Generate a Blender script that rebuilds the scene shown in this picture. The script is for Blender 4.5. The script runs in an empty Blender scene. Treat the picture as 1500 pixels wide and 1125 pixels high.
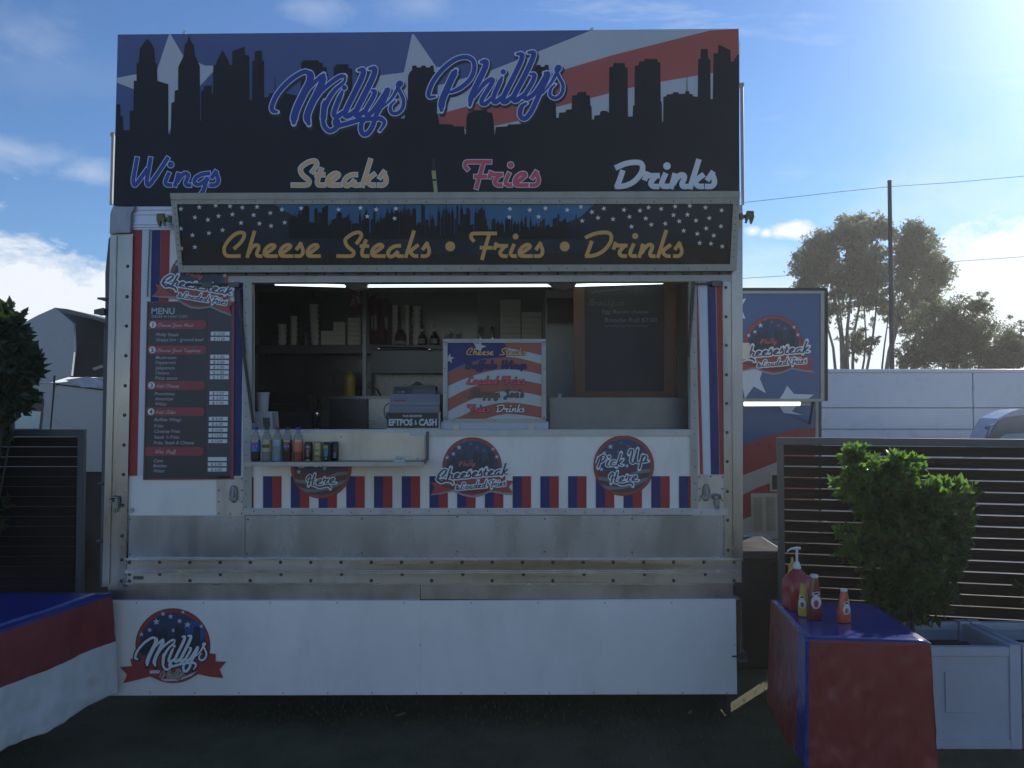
import bpy, math, random
from mathutils import Vector, Matrix, Quaternion
from mathutils.geometry import tessellate_polygon
from math import sin, cos, pi, radians, tan, atan2, sqrt, hypot
random.seed(7)
SC = bpy.context.scene
COL = SC.collection

# ------------------------------------------------------------------ camera, sky, sun, exposure
F = 1180.0; CAMZ = 2.1; PITCH = math.atan((596 - 562.5) / F)
cam_data = bpy.data.cameras.new('camera'); cam_data.sensor_width = 36.0
cam_data.lens = 36.0 * F / 1500.0; cam_data.clip_start = 0.05; cam_data.clip_end = 2000
cam = bpy.data.objects.new('camera', cam_data); COL.objects.link(cam)
cam.location = (0, 0, CAMZ); cam.rotation_euler = (pi / 2 + PITCH, 0, 0)
SC.camera = cam

SUN_AZ, SUN_EL = radians(41), radians(26)
SUN = Vector((sin(SUN_AZ) * cos(SUN_EL), cos(SUN_AZ) * cos(SUN_EL), sin(SUN_EL)))
sd = bpy.data.lights.new('sun', 'SUN'); sd.energy = 5.0; sd.angle = radians(0.5); sd.color = (1.0, 0.93, 0.82)
so = bpy.data.objects.new('sun', sd); COL.objects.link(so)
so.rotation_euler = (-SUN).to_track_quat('-Z', 'Y').to_euler(); so.location = (8, 10, 12)

SC.view_settings.view_transform = 'Standard'; SC.view_settings.look = 'None'
SC.view_settings.gamma = 1.0; SC.view_settings.use_curve_mapping = False
SC.view_settings.exposure = 0.33
try:
    SC.cycles.max_bounces = 8; SC.cycles.transparent_max_bounces = 16
    SC.cycles.sample_clamp_indirect = 4.0
except Exception: pass

def ray(px, py):
    u = px - 750.0; v = 562.5 - py
    return Vector((u, F * cos(PITCH) - v * sin(PITCH), F * sin(PITCH) + v * cos(PITCH)))

world = bpy.data.worlds.new("World"); SC.world = world; world.use_nodes = True
nt = world.node_tree; N = nt.nodes; L = nt.links; N.clear()
out = N.new('ShaderNodeOutputWorld'); bg = N.new('ShaderNodeBackground'); bg.inputs[1].default_value = 0.1
sky = N.new('ShaderNodeTexSky'); sky.sky_type = 'NISHITA'; sky.sun_disc = False
sky.sun_elevation = SUN_EL; sky.sun_rotation = SUN_AZ; sky.air_density = 1.0; sky.dust_density = 0.2; sky.ozone_density = 2.0
tc = N.new('ShaderNodeTexCoord')
def wmath(op, a, b=None, c=None, clamp=False):
    n = N.new('ShaderNodeMath'); n.operation = op; n.use_clamp = clamp
    for i, v in enumerate((a, b, c)):
        if v is None: continue
        if isinstance(v, (int, float)): n.inputs[i].default_value = v
        else: L.new(v, n.inputs[i])
    return n.outputs[0]
def wvec(op, a, b):
    n = N.new('ShaderNodeVectorMath'); n.operation = op
    for i, v in enumerate((a, b)):
        if isinstance(v, (tuple, Vector)): n.inputs[i].default_value = tuple(v)
        else: L.new(v, n.inputs[i])
    return n
dirv = tc.outputs['Generated']
def wnoise(scale, detail, rough, stretch=(1, 1, 1), off=(0, 0, 0), dist=0.0):
    m = N.new('ShaderNodeMapping'); m.inputs['Scale'].default_value = stretch; m.inputs['Location'].default_value = off
    L.new(dirv, m.inputs[0])
    n = N.new('ShaderNodeTexNoise'); n.inputs['Scale'].default_value = scale; n.inputs['Detail'].default_value = detail
    n.inputs['Roughness'].default_value = rough; n.inputs['Distortion'].default_value = dist
    L.new(m.outputs[0], n.inputs[0]); return n.outputs['Fac']
# thin wisps over the whole sky
wisp = wnoise(2.2, 7, 0.62, (1.0, 1.0, 4.5), (3.1, 0.4, 1.3), 0.6)
mask = wmath('MULTIPLY', wmath('SUBTRACT', wisp, 0.585, clamp=True), 2.0, clamp=True)
fine = wnoise(11, 8, 0.65, (1, 1, 1.8), (0.3, 2.0, 0.7), 0.3)
# low bank of fair weather cloud all round the horizon
sep = N.new('ShaderNodeSeparateXYZ'); L.new(dirv, sep.inputs[0])
bank = wnoise(3.2, 8, 0.6, (1, 1, 2.6), (1.9, 0.2, 0.4), 0.2)
lvl = wmath('MULTIPLY', wmath('SUBTRACT', 0.24, wmath('ABSOLUTE', sep.outputs[2])), 3.2)
bm = wmath('MULTIPLY', wmath('ADD', wmath('SUBTRACT', bank, 0.66), lvl), 3.0, clamp=True)
mask = wmath('MAXIMUM', mask, wmath('MULTIPLY', bm, 0.9))
# individual clouds: direction (as seen from the stall), size, vertical squash, density
clouds = [((60, 455), .15, 2.1, 2.2), ((150, 440), .13, 2.3, 2.0), ((-90, 440), .20, 2.0, 2.2), ((20, 222), .08, 4.2, .55), ((135, 252), .045, 2.6, .65),
          ((60, 95), .12, 2.4, .22), ((20, 50), .08, 2.4, .4), ((460, 12), .045, 2.4, .45), ((620, 8), .06, 2.8, .38), ((1160, 336), .030, 2.4, 1.6), ((1102, 338), .014, 1.8, 1.5), ((1122, 341), .010, 1.4, 1.3),
          ((1490, 400), .115, 1.5, 2.4), ((1560, 430), .17, 1.6, 2.4), ((1460, 300), .20, 3.0, .6), ((1450, 510), .05, 2.2, 1.2), ((1420, 240), .15, 3.0, .4)]
for (c, r, kz, dens) in clouds:
    d = ray(*c).normalized()
    s = wvec('SUBTRACT', dirv, d); s2 = wvec('MULTIPLY', s.outputs[0], (1, 1, kz))
    ln = wvec('LENGTH', s2.outputs[0], (0, 0, 0)).outputs['Value']
    a = wmath('SUBTRACT', 1.0, wmath('DIVIDE', ln, r))
    a = wmath('ADD', a, wmath('MULTIPLY', wmath('SUBTRACT', fine, 0.5), 2.6))
    a = wmath('MULTIPLY', a, dens, clamp=True)
    a = wmath('MULTIPLY', a, min(1.0, dens * .75 + .1))
    mask = wmath('MAXIMUM', mask, a)
mask = wmath('MULTIPLY', mask, 0.95)
# aureole of thin bright haze round the sun, which stands just outside the frame
dt = wvec('DOT_PRODUCT', dirv, SUN).outputs['Value']
au = wmath('MULTIPLY', wmath('POWER', wmath('MAXIMUM', dt, 0.0), 60.0), 0.75)
au2 = wmath('MULTIPLY', wmath('POWER', wmath('MAXIMUM', dt, 0.0), 8.0), 0.0)
glow = wmath('ADD', au, au2)
mixc = N.new('ShaderNodeMix'); mixc.data_type = 'RGBA'
tint = N.new('ShaderNodeMix'); tint.data_type = 'RGBA'; tint.blend_type = 'MULTIPLY'; tint.inputs[0].default_value = 1.0
L.new(sky.outputs[0], tint.inputs[6]); tint.inputs[7].default_value = (0.50, 0.76, 1.06, 1)
L.new(mask, mixc.inputs[0]); L.new(tint.outputs[2], mixc.inputs[6]); mixc.inputs[7].default_value = (7.6, 7.9, 8.4, 1)
addc = N.new('ShaderNodeMix'); addc.data_type = 'RGBA'; addc.blend_type = 'ADD'; addc.inputs[0].default_value = 1.0
gl = N.new('ShaderNodeMix'); gl.data_type = 'RGBA'; gl.blend_type = 'MULTIPLY'; gl.inputs[0].default_value = 1.0
cmb = N.new('ShaderNodeCombineColor'); L.new(glow, cmb.inputs[0]); L.new(glow, cmb.inputs[1]); L.new(glow, cmb.inputs[2])
L.new(cmb.outputs[0], gl.inputs[6]); gl.inputs[7].default_value = (8.5, 8.6, 8.6, 1)
L.new(mixc.outputs[2], addc.inputs[6]); L.new(gl.outputs[2], addc.inputs[7])
L.new(addc.outputs[2], bg.inputs[0]); L.new(bg.outputs[0], out.inputs[0])

# ------------------------------------------------------------------ materials
MATS = {}
def srgb(r, g, b):
    f = lambda c: (c / 12.92 if c <= .04045 else ((c + .055) / 1.055) ** 2.4)
    return (f(r / 255), f(g / 255), f(b / 255))
def mat(name, rgb, rough=.5, metal=0., var=.12, scale=6., bump=0., bscale=40., stretch=(1, 1, 1), dirt=None, dirt_amt=.0, dscale=2.5, spec=.5, emit=None, trans=0., coat=0., rvar=.15, alpha=1.):
    if name in MATS: return MATS[name]
    m = bpy.data.materials.new(name); m.use_nodes = True; MATS[name] = m
    t = m.node_tree; n = t.nodes; l = t.links
    b = n['Principled BSDF']
    b.inputs['Roughness'].default_value = rough; b.inputs['Metallic'].default_value = metal
    b.inputs['Specular IOR Level'].default_value = spec
    if coat: b.inputs['Coat Weight'].default_value = coat; b.inputs['Coat Roughness'].default_value = .12
    if trans: b.inputs['Transmission Weight'].default_value = trans; b.inputs['IOR'].default_value = 1.34
    if alpha < 1: b.inputs['Alpha'].default_value = alpha
    if emit:
        b.inputs['Emission Color'].default_value = (*emit[0], 1); b.inputs['Emission Strength'].default_value = emit[1]
    co = n.new('ShaderNodeTexCoord'); mp = n.new('ShaderNodeMapping'); mp.inputs['Scale'].default_value = stretch
    l.new(co.outputs['Object'], mp.inputs[0])
    no = n.new('ShaderNodeTexNoise'); no.inputs['Scale'].default_value = scale; no.inputs['Detail'].default_value = 6; no.inputs['Roughness'].default_value = .6
    l.new(mp.outputs[0], no.inputs[0])
    mr = n.new('ShaderNodeMapRange'); mr.inputs[1].default_value = .25; mr.inputs[2].default_value = .75
    mr.inputs[3].default_value = 1 - var; mr.inputs[4].default_value = 1 + var
    l.new(no.outputs[0], mr.inputs[0])
    vm = n.new('ShaderNodeVectorMath'); vm.operation = 'SCALE'; vm.inputs[0].default_value = rgb; l.new(mr.outputs[0], vm.inputs['Scale'])
    colour = vm.outputs[0]
    if dirt is not None:
        n2 = n.new('ShaderNodeTexNoise'); n2.inputs['Scale'].default_value = dscale; n2.inputs['Detail'].default_value = 9; n2.inputs['Roughness'].default_value = .7
        m2 = n.new('ShaderNodeMapping'); m2.inputs['Scale'].default_value = (1, 1, .35); m2.inputs['Location'].default_value = (4, 2, 7)
        l.new(co.outputs['Object'], m2.inputs[0]); l.new(m2.outputs[0], n2.inputs[0])
        r2 = n.new('ShaderNodeMapRange'); r2.inputs[1].default_value = .48; r2.inputs[2].default_value = .72; r2.inputs[3].default_value = 0; r2.inputs[4].default_value = dirt_amt
        l.new(n2.outputs[0], r2.inputs[0])
        mx = n.new('ShaderNodeMix'); mx.data_type = 'RGBA'; l.new(r2.outputs[0], mx.inputs[0]); l.new(colour, mx.inputs[6]); mx.inputs[7].default_value = (*dirt, 1)
        colour = mx.outputs[2]
    l.new(colour, b.inputs['Base Color'])
    rr = n.new('ShaderNodeMapRange'); rr.inputs[1].default_value = .3; rr.inputs[2].default_value = .7
    rr.inputs[3].default_value = max(.02, rough * (1 - rvar)); rr.inputs[4].default_value = min(1, rough * (1 + rvar))
    l.new(no.outputs[0], rr.inputs[0]); l.new(rr.outputs[0], b.inputs['Roughness'])
    if bump:
        nb = n.new('ShaderNodeTexNoise'); nb.inputs['Scale'].default_value = bscale; nb.inputs['Detail'].default_value = 4
        l.new(mp.outputs[0], nb.inputs[0])
        bp = n.new('ShaderNodeBump'); bp.inputs['Strength'].default_value = bump; bp.inputs['Distance'].default_value = .01
        l.new(nb.outputs[0], bp.inputs['Height']); l.new(bp.outputs[0], b.inputs['Normal'])
    return m

def leafmat(name, c1, c2, tcol, ts=.35, rough=.4):
    m = bpy.data.materials.new(name); m.use_nodes = True; t = m.node_tree; n = t.nodes; l = t.links
    b = n['Principled BSDF']; b.inputs['Roughness'].default_value = rough; b.inputs['Specular IOR Level'].default_value = .4
    co = n.new('ShaderNodeTexCoord'); no = n.new('ShaderNodeTexNoise'); no.inputs['Scale'].default_value = 9; no.inputs['Detail'].default_value = 5
    l.new(co.outputs['Object'], no.inputs[0])
    cr = n.new('ShaderNodeValToRGB'); cr.color_ramp.elements[0].position = .35; cr.color_ramp.elements[0].color = (*c1, 1)
    cr.color_ramp.elements[1].position = .65; cr.color_ramp.elements[1].color = (*c2, 1)
    l.new(no.outputs[0], cr.inputs[0]); l.new(cr.outputs[0], b.inputs['Base Color'])
    tr = n.new('ShaderNodeBsdfTranslucent'); tr.inputs[0].default_value = (*tcol, 1)
    mx = n.new('ShaderNodeMixShader'); mx.inputs[0].default_value = ts
    l.new(b.outputs[0], mx.inputs[1]); l.new(tr.outputs[0], mx.inputs[2]); l.new(mx.outputs[0], n['Material Output'].inputs[0])
    MATS[name] = m; return m

# real-world base colours
white = mat('white_panel_paint', (.84, .82, .75), .32, var=.05, scale=2.2, dirt=(.34, .34, .33), dirt_amt=.35, dscale=3, coat=.2)
skirtw = mat('white_skirt_panel', (.86, .83, .76), .38, var=.05, scale=1.5, dirt=(.48, .49, .48), dirt_amt=.3, dscale=1.9)
alu = mat('aluminium', (.33, .335, .32), .33, 1, var=.22, scale=4, stretch=(1, 1, .25), dirt=(.22, .20, .15), dirt_amt=.55, dscale=4, rvar=.4)
steel = mat('brushed_steel', (.38, .42, .47), .27, .8, var=.22, scale=2.0, stretch=(1, 1, .3), dirt=(.28, .31, .34), dirt_amt=.35, dscale=1.7, rvar=.45)
rail_m = mat('worn_aluminium_rail', (.44, .43, .40), .34, 1, var=.2, scale=5, stretch=(.12, 1, 2), dirt=(.24, .22, .15), dirt_amt=.5, dscale=5, rvar=.4)
frame_m = mat('pale_trim', (.40, .40, .36), .5, .25, var=.12, scale=8, dirt=(.25, .22, .17), dirt_amt=.5, dscale=7)
cream = mat('cream_board', (.80, .68, .46), .5, var=.10, scale=4, dirt=(.36, .30, .22), dirt_amt=.5, dscale=5)
boltm = mat('bolt_steel', (.07, .07, .075), .45, .6)
darkmetal = mat('dark_metal', (.10, .10, .105), .45, .7)
black = mat('black_plastic', (.018, .018, .02), .4)
rubber = mat('black_rubber', (.02, .02, .02), .7)
navy = mat('navy_vinyl', (.022, .032, .15), .4, var=.06, spec=.3)
redv = mat('red_vinyl', (.38, .04, .042), .4, var=.06, spec=.3)
whitev = mat('white_vinyl', (.62, .68, .74), .35, var=.04)
signblue = mat('sign_blue_vinyl', (.095, .135, .30), .42, spec=.25, var=.12, scale=.8)
signwhite = mat('sign_pale_vinyl', (.54, .58, .63), .42, spec=.25, var=.08, scale=1)
signred = mat('sign_red_vinyl', (.48, .12, .10), .42, spec=.25, var=.1, scale=1)
skyl = mat('skyline_black_vinyl', (.012, .014, .018), .42, spec=.25, var=.1, scale=1)
letblue = mat('letter_blue', (.02, .055, .32), .35, var=.05)
letout = mat('letter_outline', (.66, .72, .88), .35, var=.03)
gold = mat('letter_gold', (.74, .42, .13), .36, var=.06)
goldp = mat('letter_gold_pale', (.80, .50, .22), .36, var=.06)
letred = mat('letter_red', (.70, .08, .11), .36, var=.05)
letwhite = mat('letter_pale', (.74, .78, .78), .36, var=.04)
shadowv = mat('letter_drop_black', (.012, .014, .018), .4)
logo_dark = mat('logo_dark', (.03, .036, .05), .36, var=.1)
logo_navy = mat('logo_navy', (.035, .06, .13), .36, var=.06)
logo_red = mat('logo_red', (.38, .06, .05), .36, var=.05)
logo_maroon = mat('logo_maroon', (.16, .035, .035), .36)
menu_dark = mat('menu_charcoal', (.035, .037, .042), .35, var=.08)
hatchprint = mat('hatch_print_black', (.018, .019, .024), .16, var=.3, scale=1.2, coat=.35, spec=.6)
hatchblue = mat('hatch_print_blue', (.03, .15, .30), .25, var=.25, scale=2)
wood_dark = mat('dark_timber', (.018, .012, .010), .65, spec=.15, var=.35, scale=5, stretch=(.12, 1, 3), bump=.25, bscale=30)
gmetal = mat('painted_grey_metal', (.085, .095, .10), .5, .2, var=.12)
ply = mat('brown_timber', (.16, .07, .035), .5, var=.2, scale=5, stretch=(1, 1, .2))
slate = mat('chalkboard_slate', (.025, .028, .032), .55, var=.2, scale=3)
chalk = mat('chalk', (.22, .24, .25), .9)
paper = mat('white_card', (.55, .55, .52), .6, var=.04)
paper2 = mat('foam_white', (.60, .58, .52), .7, var=.05)
tubem = mat('tube_glass_lit', (.9, .95, .95), .3, emit=((.80, 1.0, .93), 1.5), var=.0)
ketch = mat('ketchup_red', (.30, .02, .025), .28, var=.06, coat=.3)
bbq = mat('barbecue_brown', (.13, .012, .012), .25, var=.06, coat=.3)
must = mat('mustard_yellow', (.50, .32, .03), .3, var=.06, coat=.3)
orange = mat('chilli_orange', (.50, .07, .02), .28, var=.06, coat=.3)
capw = mat('white_plastic', (.6, .62, .62), .35, var=.03)
clothr = mat('red_plastic_cloth', (.21, .026, .028), .33, var=.15, scale=3, bump=.12, bscale=22, stretch=(1, 1, .5))
clothb = mat('blue_plastic_cloth', (.012, .028, .20), .22, var=.12, scale=5, bump=.45, bscale=7)
clothw = mat('white_plastic_cloth', (.62, .64, .62), .4, var=.05, scale=5, bump=.4, bscale=12, stretch=(1, 1, .5))
grass_m = mat('dark_grass', (.085, .085, .05), .95, var=.4, scale=3, bump=.7, bscale=160, dirt=(.13, .135, .07), dirt_amt=.6, dscale=1.2, spec=.15)
planterm = mat('white_painted_timber', (.42, .46, .52), .5, var=.06, scale=6, dirt=(.35, .36, .36), dirt_amt=.35, dscale=6, bump=.12, bscale=60)
soil = mat('soil', (.05, .045, .04), .95, bump=.8, bscale=60)
vanw = mat('van_white_paint', (.76, .77, .78), .3, var=.04, coat=.3)
glassd = mat('window_glass', (.03, .035, .04), .08, spec=.8)
glassl = mat('backlit_pane_colour', (.30, .50, .50), .12, spec=.8, var=.1)  # pale colour holds the sunlit far side seen through the cab window
bark = mat('bark', (.10, .09, .08), .85, var=.3, scale=10, stretch=(1, 1, .3))
stone_m = mat('stone', (.30, .27, .20), .85, var=.35, scale=10, bump=.5, bscale=30)
leaf_gum = leafmat('gum_leaves', (.09, .12, .08), (.17, .19, .13), (.27, .31, .18), .5, .5)
leaf_gum2 = leafmat('dark_tree_leaves', (.06, .085, .055), (.11, .135, .085), (.18, .22, .11), .45, .5)
leaf_bush = leafmat('bush_leaves', (.007, .020, .006), (.022, .050, .014), (.20, .42, .06), .36, .34)
leaf_dark = leafmat('dark_bush_leaves', (.02, .035, .016), (.045, .065, .03), (.06, .11, .03), .25, .4)
leaf_dry = leafmat('dry_leaf', (.2, .15, .09), (.3, .24, .16), (.2, .15, .05), .2, .6)

# ------------------------------------------------------------------ geometry helpers
class Plane:
    """a real plane in the place; at() gives the spot on it that the camera sees at a given picture point"""
    def __init__(self, p, n):
        self.p = Vector(p); self.n = Vector(n).normalized()
        if self.n.y > 0: self.n.negate()
    def at(self, px, py, off=0.0):
        d = ray(px, py); o = Vector((0, 0, CAMZ)); q = self.p + self.n * off
        return o + d * ((q - o).dot(self.n) / d.dot(self.n))
def flat(Y): return Plane((0, Y, 0), (0, -1, 0))
ORG = {}
class MB:
    def __init__(s): s.v = []; s.f = []; s.m = []; s.cur = 0
    def add(s, vs, fs):
        b = len(s.v); s.v += [tuple(q) for q in vs]
        for f in fs: s.f.append(tuple(i + b for i in f)); s.m.append(s.cur)
        return s
    def hexa(s, a, b):
        """a, b: two matching loops"""
        n = len(a); s.add(list(a) + list(b), [tuple(range(n - 1, -1, -1)), tuple(range(n, 2 * n))] + [(i, (i + 1) % n, n + (i + 1) % n, n + i) for i in range(n)]); return s
    def box(s, x0, x1, y0, y1, z0, z1):
        return s.hexa([(x0, y0, z0), (x1, y0, z0), (x1, y0, z1), (x0, y0, z1)], [(x0, y1, z0), (x1, y1, z0), (x1, y1, z1), (x0, y1, z1)])
    def prism(s, pl, pts, front, back):
        """polygon given in picture points on a plane, with real thickness (offsets towards the viewer); concave allowed"""
        if hypot(pts[0][0] - pts[-1][0], pts[0][1] - pts[-1][1]) < 1e-6: pts = pts[:-1]
        n = len(pts); A = [pl.at(x, y, front) for x, y in pts]
        tr = [(0, 1, 2, 3)] if n == 4 else tessellate_polygon([[Vector((x, y, 0)) for x, y in pts]])
        if back is None: s.add(A, [tuple(t) for t in tr]); return s
        w = pl.n * (back - front)
        B = [q + w for q in A]
        s.add(A + B, [tuple(t) for t in tr] + [tuple(i + n for i in reversed(t)) for t in tr] + [(i, (i + 1) % n, n + (i + 1) % n, n + i) for i in range(n)]); return s
    def rect(s, pl, x0, y0, x1, y1, front, back): return s.prism(pl, [(x0, y0), (x1, y0), (x1, y1), (x0, y1)], front, back)
    def disc(s, pl, cx, cy, r, front, back=None, seg=28, ry=None):
        ry = ry or r
        return s.prism(pl, [(cx + r * cos(2 * pi * i / seg), cy + ry * sin(2 * pi * i / seg)) for i in range(seg)], front, back)
    def star(s, pl, cx, cy, r, front, rot=0., inner=.42):
        return s.prism(pl, [(cx + (r if i % 2 == 0 else r * inner) * sin(pi * i / 5 + rot), cy - (r if i % 2 == 0 else r * inner) * cos(pi * i / 5 + rot)) for i in range(10)], front, None)
    def dome(s, c, n, r, h=None, seg=7):
        h = h or r * .5; n = Vector(n).normalized(); t = n.orthogonal().normalized(); u = n.cross(t); c = Vector(c)
        vs = [c + (t * cos(2 * pi * i / seg) + u * sin(2 * pi * i / seg)) * r for i in range(seg)]
        v2 = [c + n * h * .8 + (t * cos(2 * pi * i / seg) + u * sin(2 * pi * i / seg)) * r * .6 for i in range(seg)]
        s.add(vs + v2 + [c + n * h], [(i, (i + 1) % seg, seg + (i + 1) % seg, seg + i) for i in range(seg)] + [(seg + i, seg + (i + 1) % seg, 2 * seg) for i in range(seg)]); return s
    def rivets(s, pl, pts, r=.007, off=0.):
        for x, y in pts: s.dome(pl.at(x, y, off), pl.n, r)
        return s
    def tube(s, pts, rs, seg=8, cap=True):
        pts = [Vector(p) for p in pts]; n = len(pts)
        if isinstance(rs, (int, float)): rs = [rs] * n
        rings = []; ref = None
        for i, p in enumerate(pts):
            d = (pts[min(i + 1, n - 1)] - pts[max(i - 1, 0)])
            d = d.normalized() if d.length > 1e-9 else Vector((0, 0, 1))
            if ref is None: ref = d.orthogonal().normalized()
            ref = (ref - d * ref.dot(d)); ref = ref.normalized() if ref.length > 1e-6 else d.orthogonal().normalized()
            w = d.cross(ref)
            rings.append([p + (ref * cos(2 * pi * k / seg) + w * sin(2 * pi * k / seg)) * rs[i] for k in range(seg)])
        vs = [q for r in rings for q in r]; fs = []
        for i in range(n - 1):
            for k in range(seg): fs.append((i * seg + k, i * seg + (k + 1) % seg, (i + 1) * seg + (k + 1) % seg, (i + 1) * seg + k))
        if cap: fs.append(tuple(range(seg - 1, -1, -1))); fs.append(tuple((n - 1) * seg + k for k in range(seg)))
        return s.add(vs, fs)
    def lathe(s, c, prof, seg=20, sx=1., sy=1., rot=0.):
        """prof: (radius, z) from bottom to top"""
        c = Vector(c); n = len(prof); vs = []
        for r, z in prof:
            for k in range(seg):
                a = 2 * pi * k / seg; x = r * cos(a) * sx; y = r * sin(a) * sy
                vs.append(c + Vector((x * cos(rot) - y * sin(rot), x * sin(rot) + y * cos(rot), z)))
        fs = [(i * seg + k, i * seg + (k + 1) % seg, (i + 1) * seg + (k + 1) % seg, (i + 1) * seg + k) for i in range(n - 1) for k in range(seg)]
        fs += [tuple(range(seg - 1, -1, -1)), tuple((n - 1) * seg + k for k in range(seg))]
        return s.add(vs, fs)
    def obj(s, name, m, parent=None, bevel=0., smooth=False, stuff=False, label=None, bseg=2):
        org = ORG.get(parent.name, Vector()) if parent else Vector()
        me = bpy.data.meshes.new(name); me.from_pydata([Vector(q) - org for q in s.v], [], s.f)
        ms = m if isinstance(m, (list, tuple)) else [m]
        for q in ms: me.materials.append(q)
        if len(ms) > 1: me.polygons.foreach_set('material_index', s.m)
        if smooth: me.polygons.foreach_set('use_smooth', [True] * len(me.polygons))
        me.update()
        o = bpy.data.objects.new(name, me); COL.objects.link(o)
        if parent: o.parent = parent; ORG[o.name] = org
        if bevel:
            b = o.modifiers.new('bevel', 'BEVEL'); b.width = bevel; b.segments = bseg; b.limit_method = 'ANGLE'; b.angle_limit = radians(40)
        if smooth:
            try: me.set_sharp_from_angle(angle=radians(42))
            except Exception: pass
        if stuff: o['kind'] = 'stuff'
        if label: o['label'] = label
        return o
def thing(name, label, cat, loc, group=None):
    o = bpy.data.objects.new(name, None); COL.objects.link(o); o.location = loc; ORG[o.name] = Vector(loc); o.empty_display_size = .1
    o['label'] = label; o['category'] = cat
    if group: o['group'] = group
    return o
def tag(o, label, cat, group=None):
    o['label'] = label; o['category'] = cat
    if group: o['group'] = group
    return o
def struct(o): o['kind'] = 'structure'; return o
def copy_tree(o, parent=None):
    c = o.copy(); COL.objects.link(c)
    if parent: c.parent = parent
    ORG[c.name] = ORG.get(o.name, Vector())
    for ch in list(o.children): copy_tree(ch, c)
    return c

# ------------------------------------------------------------------ pen strokes (lettering)
def smooth_pts(p, sub=5, closed=False):
    n = len(p); o = []
    if n < 3: return list(p)
    for i in range(n - 1):
        a = p[max(i - 1, 0)]; b = p[i]; c = p[i + 1]; d = p[min(i + 2, n - 1)]
        for k in range(sub):
            t = k / sub
            o.append(tuple(.5 * ((2 * b[j]) + (-a[j] + c[j]) * t + (2 * a[j] - 5 * b[j] + 4 * c[j] - d[j]) * t * t + (-a[j] + 3 * b[j] - 3 * c[j] + d[j]) * t ** 3) for j in range(len(b))))
    o.append(tuple(p[-1])); return o
def ribbon(mb, pl, pts, w, off, extra=0., ramp=2e-5, taper=False, contrast=0., cang=0.9, rnd=False, dx=0., dy=0., sub=5):
    """pts in picture points, w width in picture points"""
    q = smooth_pts([(x, y) for x, y in pts], sub)
    n = len(q); Lp = []; Rp = []
    tot = n - 1
    if extra:
        a, b = Vector(q[0]), Vector(q[1]); t = (a - b); 
        if t.length > 0: q = [tuple(a + t.normalized() * extra)] + q
        a, b = Vector(q[-1]), Vector(q[-2]); t = (a - b)
        if t.length > 0: q = q + [tuple(a + t.normalized() * extra)]
    n = len(q)
    vs = []
    for i, (x, y) in enumerate(q):
        x0, y0 = q[max(i - 1, 0)]; x1, y1 = q[min(i + 1, n - 1)]
        tx, ty = x1 - x0, y1 - y0; l = hypot(tx, ty) or 1; tx /= l; ty /= l
        ww = w
        if contrast:
            ang = atan2(-ty, tx); ww = w * (1 - contrast + contrast * 1.25 * abs(sin(ang - cang + pi / 2 - .35)))
        if taper:
            s = i / (n - 1); ww *= min(1, .45 + s * 4, .45 + (1 - s) * 4)
        ww = ww / 2 + extra
        vs.append(pl.at(x - ty * ww + dx, y + tx * ww + dy, off + i * ramp)); vs.append(pl.at(x + ty * ww + dx, y - tx * ww + dy, off + i * ramp))
    mb.add(vs, [(2 * i, 2 * i + 1, 2 * i + 3, 2 * i + 2) for i in range(n - 1)])
    if rnd:
        for (x, y), k in ((q[0], 0), (q[-1], n)):
            mb.disc(pl, x + dx, y + dy, (w / 2 * (.6 if taper or contrast else 1)) + extra, off + (k + 3) * ramp, None, 10)
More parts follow.
